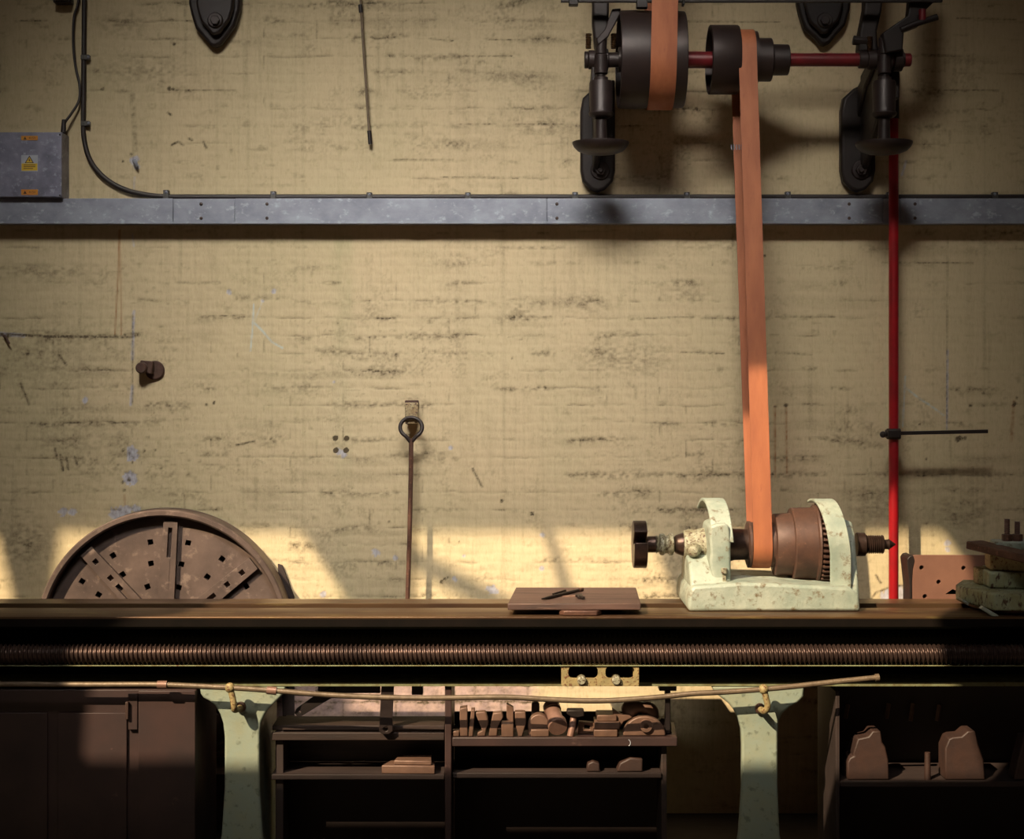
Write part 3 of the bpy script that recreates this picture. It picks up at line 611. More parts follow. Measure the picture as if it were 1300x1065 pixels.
# ------------------------------------------------------------------ lathe bed
L0, L1 = -2.75, 2.75
bed = thing('lathe_bed', 'long black and green lathe bed on pale green cast legs with exposed leadscrew', 'lathe bed', (0, -.76, 0))
zw = .980
B().prism([(-1.0, .9785), (-.998, zw), (-.766, zw), (-.764, .978), (-.764, .972), (-1.0, .972)], L0, L1, 'x').build('front_way', 'bedtop', bed, .0012)
B().prism([(-.6435, .978), (-.6415, zw), (-.512, zw), (-.51, .978), (-.51, .93), (-.6435, .93)], L0, L1, 'x').build('rear_way', 'bedtop', bed)
B().prism([(-1.0, .9719), (-1.0, .944), (-.975, .938), (-.90, .915), (-.86, .905), (-.86, .745), (-.84, .730), (-.765, .73), (-.765, .9719)], L0, L1, 'x').build('front_web', 'bedblack', bed)
B().prism([(-.6435, .93), (-.6435, .87), (-.56, .80), (-.56, .73), (-.53, .73), (-.51, .80), (-.51, .93)], L0, L1, 'x').build('rear_web', 'bedblack', bed)
B().box(L0, L1, -.766, -.555, .735, .76).build('bottom_plate', 'bedblack', bed)
B().prism([(-.859, .816), (-1.070, .816), (-1.072, .8145), (-1.072, .8125), (-1.068, .811), (-.859, .808)], L0, L1, 'x').build('screw_ledge', 'edgegreen', bed)
B().prism([(-.859, .746), (-.985, .746), (-1.0, .741), (-1.0, .727), (-.99, .725), (-.767, .725), (-.767, .734), (-.859, .734)], L0, L1, 'x').build('lower_flange', 'edgegreen', bed)
b = B(); x = -2.2
while x < 2.2:
    b.box(x, x + .011, -.935, -.9, .893, .906); x += .019
b.box(-2.2, 2.2, -.925, -.9, .905, .916)
b.build('rack', 'bedblack', bed, flat=True)
SO = 1.054
# leadscrew: one helical surface
pitch = .01645; r0 = .0365; nsteps = 8; seg = 28; xa, xb = -2.55, X(1297, SO)
nring = int((xb - xa) / pitch * nsteps); zsc = Z(830.5, SO); bm = bmesh.new(); prev = None
prof = [0, 0, .35, 1, 1, 1, .35, 0]
for i in range(nring + 1):
    x = xa + i * pitch / nsteps; ring = []
    for k in range(seg):
        th = 2 * PI * k / seg; ph = (i / nsteps - k / seg) % 1.0 * nsteps; j = int(ph) % nsteps; f = ph - int(ph)
        h = prof[j] * (1 - f) + prof[(j + 1) % nsteps] * f; r = r0 - .0075 * (1 - h)
        ring.append(bm.verts.new((x, -SO + r * math.cos(th), zsc + r * math.sin(th))))
    if prev:
        for k in range(seg): bm.faces.new((prev[k], prev[(k + 1) % seg], ring[(k + 1) % seg], ring[k]))
    else: bm.faces.new(ring)
    prev = ring
bm.faces.new(prev[::-1]); b = B(); b.bm.free(); b.bm = bm
b.build('leadscrew', 'screw', bed)
B().cyl((xb - .01, -SO, zsc), (2.7, -SO, zsc), .020).build('screw_journal', 'steel', bed)
# leadscrew support
o_ = 1.058
def rr(x0, x1, y0, y1, r, n=5):
    pts = []
    for cx_, cy_, a in ((x1 - r, y0 + r, -PI / 2), (x1 - r, y1 - r, 0), (x0 + r, y1 - r, PI / 2), (x0 + r, y0 + r, PI)):
        for k in range(n): t_ = a + k / (n - 1) * PI / 2; pts.append((cx_ + r * math.cos(t_), cy_ + r * math.sin(t_)))
    return pts
sup = B(); sup.plate(outl(rr(712.5, 811, 841.5, 870.5, 2), o_), [outl(rr(721.5, 759, 845.5, 860.5, 5.5), o_), outl(rr(768.5, 805, 845.5, 860.5, 5.5), o_)], -1.066, -1.052)
sp = sup.build('screw_support', 'yellowiron', bed, .003)
for px in (713, 760, 804): B().box(X(px, o_), X(px + 7, o_), -1.0515, -.86, Z(870, o_), .807).build('support_rib', 'yellowiron', sp, .002)
for px in (738.5, 782.5): B().lathe(P(px, 863.5, 1.064), (0, -1, 0), [(-.05, .0165), (.012, .0165), (.017, .012)], 20).build('support_bolt', 'greasy', sp)
# legs
def leg(o, cxl, name='leg'):
    b = B(); b.prism(outl(o, 1.0), -1.0, -.955)
    b.build('leg_front', 'leg', lg_parent, .006, seg=3)
for side in (0, 1):
    if side == 0:
        o = [(253, 871), (254.5, 881), (258, 886), (266, 890), (273, 896), (279, 906), (283, 918), (285, 935), (285, 1000), (281, 1060), (268, 1120), (268, Z_ if False else 1123), (345, 1123), (333, 1060), (329.5, 1000), (329.5, 930), (331, 918), (336, 907), (342, 899), (352, 889), (360, 881), (363, 871)]
        sx = (285, 329.5)
    else:
        o = [(903, 871), (908, 880), (916, 886), (925, 893), (932, 902), (937, 912), (941, 926), (942, 945), (942, 1000), (938, 1060), (926, 1123), (1003, 1123), (990, 1060), (987.5, 1000), (987.5, 930), (989, 915), (994, 905), (1002, 898), (1013, 892), (1020, 885), (1021, 875), (1020, 871)]
        sx = (942, 987.5)
    o = [(a, min(c_, 1123.5)) for a, c_ in o]
    b = B(); b.prism(outl(o, 1.0), -1.0, -.96)
    lg = b.build('leg', 'leg', bed, .008, seg=3)
    B().box(X(sx[0] + (1 if side == 0 else 24), 1.0), X(sx[1] - 1, 1.0), -.961, -.53, .02, .726).build('leg_side', 'leg', lg, .01)
    B().box(X(sx[0] - 12, 1.0), X(sx[1] + 12, 1.0), -1.02, -.50, 0, .03).build('leg_foot', 'leg', lg, .006)

# control rod in front
ro = 1.078
hr = thing('control_rod', 'long thin bent control rod running before the lathe legs below the bed', 'rod', P(650, 920, ro))
rp_ = [(-60, 868), (40, 868.5), (120, 869), (200, 869), (260, 871.5), (297, 873.2), (345, 876.5), (400, 881), (450, 884), (510, 885.8), (560, 886), (640, 885), (690, 887.5), (740, 889.5), (780, 889), (830, 885.5), (880, 880.5), (920, 878.5), (968, 875), (1010, 871), (1060, 865.5), (1114, 860)]
B().tube(spline([P(a, b_, ro) for a, b_ in rp_], 5), .0098, 14).build('rod', 'steel' if False else 'rod', hr)
for px, py, a in ((345, 876.6, .1), (206, 869.2, 0)): B().cyl(P(px - 6, py - .6 * (a > 0), ro), P(px + 6, py + .6 * (a > 0), ro), .0145).build('coupling', 'tool2', hr)
B().cyl(P(1111, 860.3, ro), P(1116, 859.8, ro), .0135).build('rod_end', 'rod', hr)
for cx_, cy_, sgn in ((292, 873, 1), (969.5, 874.8, -1)):
    k = B().ball(P(cx_, cy_, ro), .0185).build('joint_ball', 'yellowiron', hr)
    q = [P(cx_, cy_, ro), P(cx_ + 3, cy_ + 11, ro), P(cx_ + 5, cy_ + 22, ro), P(cx_ + (6 if sgn > 0 else 1), cy_ + 28, ro - .012), P(cx_ + (12 if sgn > 0 else -3), cy_ + 26, ro - .05), P(cx_ + (14 if sgn > 0 else -5), cy_ + 24, .999)]
    B().tube(spline(q, 6), .0115, 12).build('bracket_arm', 'yellowiron', hr)
    B().lathe(P(cx_ + (14 if sgn > 0 else -5), cy_ + 24, .9995), (0, -1, 0), [(0, .019), (.014, .019), (.02, .013)], 20).build('bracket_stud', 'rust', hr)

# ------------------------------------------------------------------ headstock
hs = thing('headstock', 'pale green lathe headstock with brown cone pulley standing on the bed', 'headstock', (X(983, .62), -.62, .9805))
def hx(px, off=SPO): return X(px, off)
HO = .70
base = outl([(874, 777), (873.5, 766), (875, 752), (880, 744), (928, 741), (940, 739.5), (985, 741), (1044, 744), (1080, 746), (1091, 756), (1093, 777)], .87)
b = B(); b.prism([(a, max(c_, .9806)) for a, c_ in base], -.87, -.42); b.build('base_casting', 'leaded', hs, .012, seg=3)
def col(x0, x1, o0, z0, z1, yb, yt, name):
    """upright with a sloping front and back"""
    a0, a1 = X(x0, o0), X(x1, o0); b = B(); n = 7; rings = []
    for k in range(n + 1):
        t_ = k / n; z = z0 + (z1 - z0) * t_; f = t_ ** 1.3
        y0 = -(yb + (yt - yb) * f); y1 = -.44 - .08 * f
        if k == n: y0 += .035; y1 -= .02
        rings.append([b.bm.verts.new(v) for v in ((a0, y0, z), (a1, y0, z), (a1, y1, z), (a0, y1, z))])
    for i in range(n):
        for k in range(4): b.bm.faces.new((rings[i][k], rings[i][(k + 1) % 4], rings[i + 1][(k + 1) % 4], rings[i + 1][k]))
    b.bm.faces.new(rings[0]); b.bm.faces.new(rings[-1][::-1]); b.build(name, 'leaded', hs, .012, seg=3)
col(876, 925, .80, 1.0, Z(706, .72), .868, .73, 'rear_upright')
col(1062, 1089, .76, 1.0, Z(663, .70), .80, .69, 'front_upright')
def sp(x0, x1, r, name, mat, prof=None, seg=36, bev=.003):
    p = Vector((hx(x0), -SPO, zsp)); L = hx(x1) - hx(x0); s1 = S(1, SPO)
    if prof is None: pr = [(0, r * s1 - .002), (.002, r * s1), (L - .002, r * s1), (L, r * s1 - .002)]
    else: pr = [((hx(a) - hx(x0)), rr_ * s1) for a, rr_ in prof]
    return B().lathe(p, (1, 0, 0), pr, seg)
# rear bearing cap and housing
sp(866, 904, 0, '', '', [(866, 12), (868, 17), (874, 19.5), (884, 19), (892, 21), (904, 22)]).build('rear_bearing', 'greasy', hs)
B().lathe(P(881, 698, .69), (-.2, -1, 0), [(0, .028), (.03, .026), (.045, .018), (.05, .006)], 18).build('oil_cap', 'greasy', hs)
# slotted disc at far left, made of a plate with a keyhole slot
p = Vector((hx(803.5), -SPO, zsp)); th = hx(820.5) - hx(803.5); R = 30 * S(1, SPO)
pts = []
for k in range(61):
    a = math.radians(170 + 334 * k / 60)
    pts.append((math.cos(a) * R, math.sin(a) * R))
pts += [(R * .15 * math.cos(math.radians(150)), .014), (R * .15 * math.cos(math.radians(150)), .002)]
b = B(); b.prism([(-SPO + a, zsp + c_) for a, c_ in pts], p.x, p.x + th, 'x'); b.build('slotted_disc', 'steel', hs, .004)
sp(819, 832, 10.5, '', '', [(819, 13), (822, 10.5), (832, 10.5)]).build('rear_spindle', 'steel', hs)
sp(832, 857, 0, '', '', [(832, 8), (833, 12), (836, 9.5), (838, 13.5), (842, 13.8), (845, 11), (848, 11.5), (850, 14.5), (854, 14), (856, 9)]).build('lock_ring', 'greasy', hs)
sp(856, 873, 0, '', '', [(855, 7), (857, 11), (860, 12.5), (867, 15), (873, 14)]).build('thrust_collar', 'steel', hs)
sp(904, 955, 0, '', '', [(904, 19), (929, 21), (931, 20), (948, 19.5), (955, 19.5)]).build('spindle', 'steel', hs)
def arc_band(px0, px1, rad, a0, a1, th, shift, name, mat, n=28, drop=None):
    """band round the spindle; angle 90 = top, 180 = towards the viewer"""
    b = B(); rings = []
    for k in range(n + 1):
        a = math.radians(a0 + (a1 - a0) * k / n); sx = shift * (k / n)
        y, z = -SPO + math.cos(a) * rad, zsp + math.sin(a) * rad; y2, z2 = -SPO + math.cos(a) * (rad - th), zsp + math.sin(a) * (rad - th)
        xa_, xb_ = hx(px0 + sx), hx(px1 + sx)
        rings.append([b.bm.verts.new(v) for v in ((xa_, y, z), (xb_, y, z), (xb_, y2, z2), (xa_, y2, z2))])
    if drop:
        y = rings[-1][0].co.y
        for zz in (zsp - drop * .5, zsp - drop):
            xa_, xb_ = hx(px0 + shift), hx(px1 + shift)
            rings.append([b.bm.verts.new(v) for v in ((xa_, y, zz), (xb_, y, zz), (xb_, y + th, zz), (xa_, y + th, zz))])
    for i in range(len(rings) - 1):
        for k in range(4): b.bm.faces.new((rings[i][k], rings[i][(k + 1) % 4], rings[i + 1][(k + 1) % 4], rings[i + 1][k]))
    b.bm.faces.new(rings[0]); b.bm.faces.new(rings[-1][::-1])
    return b.build(name, mat, hs, .003)
s1 = S(1, SPO)
arc_band(889, 915, 59 * s1, 50, 172, .012, 9, 'rear_guard', 'leaded')
# front bearing block at the left: rounded upright casting
bl = outl([(904, 752), (905, 735), (902, 722), (901, 712), (902, 700), (900.5, 678), (902, 668), (909, 665), (920, 664), (926, 668), (928, 684), (928, 720), (928, 752)], .80)
B().prism(bl, -.80, -.56).build('bearing_block', 'leaded', hs, .010, seg=3)
b = B().box(X(917, .80), X(921.5, .80), -.812, -.80, Z(754, .80), Z(722, .80)); b.cyl(P(919.5, 721, .81), P(919.5, 728, .81), .012, None, 12); b.cyl(P(919.5, 744, .81), P(919.5, 752, .81), .010, None, 12); b.obox(P(920, 748, .81), P(932, 742, .80), .01, .006); b.build('latch', 'greasy', hs, .002)
# cone pulley with flange; gear
sp(948, 955, 0, '', '', [(948, 20), (948, 27), (949, 29.5), (952, 29.5), (953.5, 28.2), (981.5, 28.2), (982, 38.5), (983, 39), (1003, 39.8), (1003.3, 45.5), (1004.5, 46.5), (1031, 47), (1032.5, 50), (1035, 50.5), (1036, 48), (1036, 20)], 72).build('cone_pulley', 'cone', hs)
b = B(); ng = 46; R1, R2 = 52.5 * s1, 46.5 * s1; pts = []
for k in range(ng):
    for f, r in ((0, R2), (.25, R2), (.35, R1), (.65, R1), (.75, R2)):
        a = 2 * PI * (k + f) / ng; pts.append((-SPO + math.cos(a) * r, zsp + math.sin(a) * r))
b.prism(pts, hx(1036.2), hx(1049), 'x'); b.build('gear_wheel', 'cone', hs, flat=True)
arc_band(1028, 1054, 58 * s1, 70, 186, .010, 15, 'gear_guard', 'leaded', drop=.185)
# closing cheek of the guard
pts = [(-SPO + math.cos(math.radians(a)) * 57.5 * s1, zsp + math.sin(math.radians(a)) * 57.5 * s1) for a in range(74, 187, 8)] + [(-SPO - 57.5 * s1, zsp - .10), (-.60, zsp - .10)]
# spindle nose
sp(1087, 1098, 15, '', '').build('front_collar', 'steel', hs)
pr = [(1098, 10)]
for k in range(8): pr += [(1099 + k * 2.7, 10), (1100.3 + k * 2.7, 12)]
pr += [(1121, 11.5), (1121, 6)]
sp(1098, 1121, 0, '', '', pr).build('threaded_nose', 'steel', hs)
sp(1120, 1136, 0, '', '', [(1119, 6.2), (1127, 6.2), (1128, 7), (1137, .6)]).build('lathe_centre', 'steel', hs)

# ------------------------------------------------------------------ board and small things on the bed
bf, bk = .97, .50
b = B(); bz = 1.0003
b.prism([(X(644.5, bf), -bf), (X(813.5, bf), -bf), (X(807.5, bk), -bk), (X(655, bk), -bk)], bz, bz + .0235, 'z')
tag(b.build('wooden_board', 'wood', None, .003), 'dark wooden board lying across the lathe bed left of the headstock', 'board')
tag(B().prism([(X(710, .98), -.96), (X(716, .98), -.98), (X(758, .98), -.982), (X(764, .98), -.955), (X(763, .9), -.86), (X(711, .9), -.86)], zw + .0006, .9998, 'z').build('packing_block', 'rust', None, .004), 'small rusty packing block under the front of the wooden board', 'block')
tag(B().box(X(680, .6), X(790, .6), -.63, -.54, .9806, .9998).build('packing_strip', 'rust'), 'flat packing strip under the back of the wooden board', 'strip')
zt2 = bz + .0235
def onboard(px, py, h=.006):
    d = F * (ZC - zt2 - h) / (py - HZ); return Vector(((px - 650) * d / F, -(D0 - d), zt2 + h))
t = thing('steel_punch', 'longer dark steel punch lying slanted on the wooden board', 'punch', onboard(712, 754))
B().tube([onboard(688, 760.3, .0065), onboard(696, 758.6, .0065), onboard(739, 748.2, .0065)], [.0028, .006, .006], 10).build('punch_body', 'iron', t)
B().tube([onboard(735, 749.1, .0072), onboard(739.5, 748, .0072)], .0068, 10).build('punch_head', 'rust', t)
tag(B().tube([onboard(702, 754, .004), onboard(718, 749.3, .004)], .0035, 8).build('thin_pin', 'iron'), 'thin short dark pin lying behind the punch on the wooden board', 'pin')
tag(B().box(onboard(733, 757).x, onboard(740, 757).x, onboard(733, 758.5).y, onboard(733, 755.5).y, zt2 + .0005, zt2 + .012).obox(onboard(732, 756, .008), onboard(741, 759, .008), .012, .01).build('metal_scrap', 'iron', None, .002), 'little dark lump of metal on the wooden board beside the punch', 'scrap')
c = onboard(723, 757, 0); b = B(); b.prism([(c.x + .032 * math.cos(a) * (1 + .15 * math.sin(3 * a)), c.y + .02 * math.sin(a)) for a in np.linspace(0, 2 * PI, 20)[:-1]], zt2 + .0003, zt2 + .0018, 'z'); tag(b.build('paper_scrap', 'tool2'), 'pale scrap lying flat under the punch on the wooden board', 'scrap')

# ------------------------------------------------------------------ angle plate at the right
ap = thing('angle_plate', 'reddish brown drilled angle plate standing behind the bed near the right edge', 'angle plate', P(1205, 800, .30))
ao = .30
holes = [circ(X(a, ao), Z(c_, ao), 2.9 * S(1, ao), 18) for a, c_ in ((1170, 720.5), (1223.3, 721), (1191.7, 738.7), (1174.2, 757), (1226, 757), (1200, 790), (1170, 800))]
b = B(); b.plate(outl([(1159, 706.5), (1161, 705), (1275, 705), (1275, 900), (1156, 900), (1156, 760), (1157, 735)], ao), holes, -.30, -.278); b.build('drilled_face', 'copper', ap, .002)
B().box(X(1160, ao), X(1275, ao), -.2775, -.262, Z(895, ao), Z(707, ao)).build('hole_backing', 'cabdark', ap)  # dark sheet added so the drilled holes read black
B().prism(outl([(1159.5, 705), (1154.5, 706), (1151.5, 710), (1153, 725), (1155, 745), (1155.5, 900), (1160, 900), (1158, 740), (1159, 722), (1161.5, 712)], ao), -.302, -.18).build('side_rib', 'iron', ap, .003)
B().box(X(1156, ao), X(1275, ao), -.2615, -.22, Z(900, ao), Z(893, ao)).build('rear_foot', 'casting', ap)
tag(B().box(X(1152, ao), X(1420, ao), -.42, -.17, 0, Z(900, ao)).build('packing_crate', 'cabdark'), 'low dark crate on the floor under the drilled angle plate', 'crate')

# ------------------------------------------------------------------ tool slide at the far right
ts = thing('tool_slide', 'pale green rusty lathe tool slide with lever and studs at the far right', 'tool slide', (2.0, -.8, .9806))
def at(px, py, z):   # point at height z seen at px,py
    d = F * (ZC - z) / (py - HZ); return (px - 650) * d / F, -(D0 - d)
XR = X(1400, .95)
B().prism([(X(1217, .74), -.70), (X(1217, .74), -.78), (X(1240, .86), -.88), (X(1262, .98), -.985), (XR, -1.03), (XR, -.56), (X(1225, .6), -.56)], 1.000, 1.062, 'z').build('saddle', 'slide', ts, .008, seg=3)
B().prism([(X(1232, .76), -.70), (X(1236, .8), -.80), (X(1262, .94), -.90), (X(1285, .98), -.95), (XR, -.98), (XR, -.58), (X(1236, .6), -.58)], .9806, .9995, 'z').build('saddle_base', 'rust', ts, .006)
B().prism(outl([(1239.5, 770), (1243, 767), (1262.5, 778.5), (1259, 783)], .93), -.985, -.955).build('gib_strip', 'leaded', ts, .002)
B().prism(outl([(1217.5, 758), (1225, 763), (1225, 767), (1217.5, 761.5)], .80), -.85, -.78).build('gib_end', 'leaded', ts, .002)
B().prism([(X(1255, .8), -.70), (X(1256, .84), -.84), (XR, -.90), (XR, -.60), (X(1256, .7), -.60)], 1.0625, 1.124, 'z').build('cross_slide', 'slide', ts, .008)
B().box(X(1239, .7), X(1254, .7), -.73, -.66, 1.0625, 1.126).build('stop_block', 'yellowiron', ts, .006)
B().prism([(X(1257, .76), -.70), (X(1257, .80), -.80), (X(1300, .84), -.85), (XR, -.85), (XR, -.62), (X(1258, .7), -.62)], 1.1245, 1.193, 'z').build('top_slide', 'yellowiron', ts, .008)
b = B(); b.obox(P(1236, 691, .72), P(1318, 711, .98), .085, .030); b.build('clamp_bar', 'rust', ts, .005)
B().prism([(X(1263, .76), -.70), (X(1264, .78), -.79), (XR, -.79), (XR, -.66), (X(1264, .72), -.66)], Z(697.5, .74), Z(686.5, .74), 'z').build('clamp_plate', 'leaded', ts, .004)
B().box(X(1270, .74), XR, -.77, -.69, 1.19, Z(697, .74)).build('clamp_packing', 'rust', ts)
for px, top in ((1278.5, 657.5), (1291.5, 661)):
    prf = []; q = S(1, .74); n_ = 11; L = (687 - top) * q
    for k in range(n_): prf += [(k * L / n_, 3.0 * q), ((k + .5) * L / n_, 3.7 * q)]
    B().lathe(P(px, 687, .74), (0, 0, 1), prf, 16).build('stud', 'rust', ts)
    b = B(); hexa(b, P(px, 687, .74), (0, 0, 1), 7 * q, 9 * q); b.build('stud_nut', 'rust', ts, .002)

# ------------------------------------------------------------------ under the bed: left cabinet
co = 1.02
cb = thing('tool_cabinet', 'dark brown painted wooden cabinet under the left end of the bed', 'cabinet', (X(90, co), -.85, 0))
B().box(X(-120, co), X(248.5, co), -1.01, -.60, 0, Z(876, co)).build('cabinet_body', 'cab', cb, .004)
B().box(X(73, co), X(161, co), -1.021, -1.0105, .06, Z(905, co)).build('door', 'cab', cb, .002)
B().box(X(176, co), X(248, co), -1.024, -1.0105, .05, Z(877, co)).build('side_stile', 'cab', cb, .002)
B().box(X(163, co), X(175, co), -1.026, -1.0105, Z(926, co), Z(880, co)).build('hasp', 'cab', cb, .002)
B().box(X(160.5, co), X(164.5, co), -1.040, -1.0105, Z(912, co), Z(890, co)).build('latch_bolt', 'casting', cb, .002)
B().box(X(-118, co), X(60, co), -1.018, -1.0105, .06, Z(905, co)).build('left_door', 'cab', cb, .002)

# shelf between the legs
sy0, sy1 = -1.0, -.70
so = 1.0
sl = thing('storage_shelf', 'long low dark wooden shelf of scrap and plates between the lathe legs, left part', 'shelf', (X(460, so), -.8, 0))
B().box(X(352, .8), X(564, .96), -.93, -.76, Z(927, .93), Z(921, .93)).build('plank', 'shelf', sl, .003)
B().box(X(352, .8), X(564, .96), -.95, -.93, Z(940, .95), Z(930, .95)).build('front_rail', 'shelf', sl, .003)
B().box(X(352, .8), X(564, .96), -.95, -.62, Z(990, .95), Z(983, .95)).build('lower_plank', 'cabdark', sl, .003)
B().box(X(356, .8), X(366, .8), -.93, -.64, 0, Z(928, .93)).build('end_panel', 'cabdark', sl, .003)
B().box(X(564.5, so), X(573, so), -.985, -.62, 0, .7245).build('upright', 'cab', sl, .003)
to = .985
X5 = X(575, .9)
B().box(X(367, .76), X(564, .96), -.757, -.74, Z(982, .95), Z(911, .75)).build('back_board', 'shelf', sl, .002)  # panel added to darken the bay by covering the lit wall
B().box(X(355, .76), X(564, .96), -.757, -.74, .005, Z(991, .95)).build('lower_shade_board', 'cabdark', sl, .002)  # added dark sheet, stands in for shade under the lower plank
tr = thing('tool_bench', 'low brown wooden tray shelf holding iron tools under the middle of the bed', 'shelf', (X(720, to), -.85, 0))
trz = Z(936, to)
B().prism([(X5, -.985), (X(860, to), -.985), (X(862, .9), -.72), (X5, -.72)], trz - .034, trz, 'z').build('tray_plank', 'cab', tr, .004)
B().box(X5, X(836, .75), -.76, -.745, trz + .0005, Z(903, .75)).build('back_board', 'cabdark', tr, .002)
B().box(X5, X(836, .75), -.735, -.722, .005, trz - .035).build('lower_shade_board', 'cabdark', tr, .002)  # added to hide the lit wall and keep the space below the tray black
B().box(X(838, .9), X(845, .9), -.95, -.75, 0, trz - .0345).build('tray_leg', 'shelf', tr, .003)
B().box(X5, X(838, .9), -.96, -.72, Z(988, .96), Z(981, .96)).build('lower_plank', 'cabdark', tr, .003)
pz_ = B().box(X(844, .92), X(851, .92), -.93, -.90, trz + .0008, .70).box(X(836, .92), X(858, .92), -.95, -.88, .70, .7245)
tag(pz_.build('iron_post', 'iron', None, .003), 'black iron post under the bed at the right end of the tool tray', 'post')

# the tools on the tray: outlines in the picture plane at their own depth
def tool(name, lbl, pts, off, th, mat='tool', bev=.003, cat=None, rest=True):
    o = outl(pts, off)
    if rest:
        dz = trz + .0005 - min(c_ for _, c_ in o); o = [(a, c_ + dz) for a, c_ in o]
    ob = B().prism(o, -off, -off + th).build(name, mat, None, bev)
    return tag(ob, lbl, cat or name.replace('_', ' '))
tool('steel_bar', 'upright flat steel bar at the left end of the tool tray', [(583.5, 936), (583.5, 901), (593, 899), (594, 936)], .97, .05)
tool('steel_bar', 'second upright flat bar from the left end of the tool tray, leaning right', [(594.8, 936), (598, 902), (603, 902), (600.5, 936)], .975, .05)
tool('angle_iron', 'bent iron piece with a slanted arm in the tool tray, right of the upright bars', [(606, 936), (606, 932), (612, 929), (603, 906), (616, 905), (619, 913), (620, 921), (617, 928), (616, 936)], .968, .04)
tool('angle_iron', 'slanted iron clamp leaning right in the tool tray beside the cube block', [(620.3, 936), (622, 925), (626, 907), (637, 906), (639, 912), (632, 924), (631, 936)], .966, .04)
tool('steel_cube', 'small rusty cube block at the front of the tool tray', [(636.5, 938), (636.5, 920), (652, 920), (652, 938)], .982, .045)
tool('iron_wedge', 'narrow iron wedge standing behind the cube block in the tool tray', [(643, 936), (643, 898), (652, 903), (652, 936)], .93, .04)
tool('iron_wedge', 'tapered iron wedge with narrow foot right of the cube block', [(658, 938), (654, 921), (653.5, 907), (667, 907), (668, 920), (663, 938)], .975, .045)
b = B(); c = P(684, 926, .95); b.prism([(c.x + S(14, .95) * math.cos(a), trz + .001 + S(9, .95) + S(17, .95) * math.sin(a)) for a in np.linspace(0, PI, 18)] + [(c.x - S(14, .95), trz + .001), (c.x + S(13, .95), trz + .001)], -.95, -.90)
tag(b.build('half_round_plate', 'tool', None, .003), 'half round iron plate standing left of the turned roller', 'plate')
tool('flat_block', 'low flat iron block before the half round plate', [(674, 936), (674, 927), (697, 927), (697, 936)], .978, .024)
tool('iron_stub', 'small black stub standing behind the half round plate', [(674, 936), (675, 901), (677, 899), (683, 899), (685, 902), (685, 936)], .89, .03, 'iron')
t = thing('turned_roller', 'turned metal roller with bright round end face in the middle of the tool tray', 'roller', P(708, 936, .97))
cr = S(12.3, .985); e0 = Vector((X(708.5, .985), -.984, trz + cr + .001)); e1 = e0 + Vector((-.022, .12, .055))
b = B(); b.lathe(e0, e1 - e0, [(0, cr * .96), (.004, cr), (.03, cr), (.032, cr * .78), (.10, cr * .78), (.102, cr * .9), (.13, cr * .9)], 36); b.build('roller_body', 'tool2', t)
t = thing('hammer', 'hammer standing on its pale handle with black head up, right of the roller', 'hammer', (X(727, .97), -.97, trz))
B().tube([Vector((X(724, .97), -.972, trz + .001)), Vector((X(727, .97), -.965, Z(921, .97))), Vector((X(729, .95), -.95, Z(903, .95)))], [.013, .0125, .010], 14).build('handle', 'tool2', t)
B().prism(outl([(719, 905), (720, 900), (741, 900), (742, 908), (733, 910), (725, 909)], .955), -.975, -.93).build('head', 'iron', t, .004)
b = B(); b.plate(outl([(733, 935), (735, 916), (756, 918), (758, 935)], .93), [outl([(742, 920), (749, 921), (749, 926), (741, 926)], .93)], -.93, -.90); tag(b.build('slotted_plate', 'tool', None, .002), 'iron plate with a square slot behind the stacked flat bars', 'plate')
zz = trz + .0006
for k, (a, c_, o1, lb) in enumerate(((754, 784, .982, 'lowest flat bar of the small stack in the tool tray'), (755, 787, .972, 'middle flat bar of the small stack in the tool tray'), (758, 783, .962, 'topmost flat bar of the small stack in the tool tray'))):
    h = .026 if k < 2 else .022
    ob = B().box(X(a, o1), X(c_, o1), -o1, -o1 + .10, zz, zz + h).build('flat_bar', 'tool', None, .003); ob.rotation_euler.z = 0
    tag(ob, lb, 'bar', 'stacked flat bars in the tool tray'); zz += h + .0006
b = B(); c = P(818, 936, .965); R = S(27, .965)
b.prism([(c.x + R * math.cos(a), trz + .001 + R * .92 * math.sin(a)) for a in np.linspace(.0, PI, 26)], -.965, -.925)
t = thing('flanged_disc', 'big half disc casting with a hub at the right end of the tool tray', 'casting', (c.x, -.95, trz))
b.build('disc_plate', 'tool', t, .004)
B().lathe(P(820, 921, .965), (0, -1, 0), [(0, .024), (.012, .022), (.012, .010), (0, .01)], 26, cap=False).build('hub', 'tool', t)
tag(B().prism(outl([(777, 899), (789, 907), (799, 908), (803, 911), (792, 916), (786, 925), (786, 936), (783, 936), (780, 915)], .95) , -.95, -.925).build('curved_bracket', 'tool', None, .003), 'curved horn shaped iron piece leaning above the flat bar stack', 'bracket')
t = B(); t.tube(spline([P(794, 904, .90), P(803, 899, .91), P(814, 898, .91), P(824, 902, .90), P(828, 912, .88), P(829, 920, .86)], 5), [.026 + .006 * math.sin(i * .5) for i in range(26)], 12)
tag(t.build('cast_elbow', 'tool'), 'lumpy cast elbow behind the big half disc in the tool tray', 'casting')
tag(B().prism(outl([(835, 936), (836, 915), (840, 912), (848, 914), (852, 918), (853, 936)], .90), -.90, -.86).build('iron_block', 'casting', None, .004), 'dark iron block at the far right end of the tool tray', 'block')
b = B(); b.tube([P(797 + 3.4 * math.cos(a), 943.0 - 4.2 * math.sin(a), .987) for a in np.linspace(-1.2, 1.3, 9)], .0014, 6); tag(b.build('wire_curl', 'white'), 'thin white curl of wire on the front edge of the tool tray', 'wire')
tag(B().box(X(574, .98), X(583, .98), -.975, -.93, trz + .0005, trz + .02).build('steel_offcut', 'tool', None, .003), 'small flat offcut in the left corner of the tool tray', 'offcut')

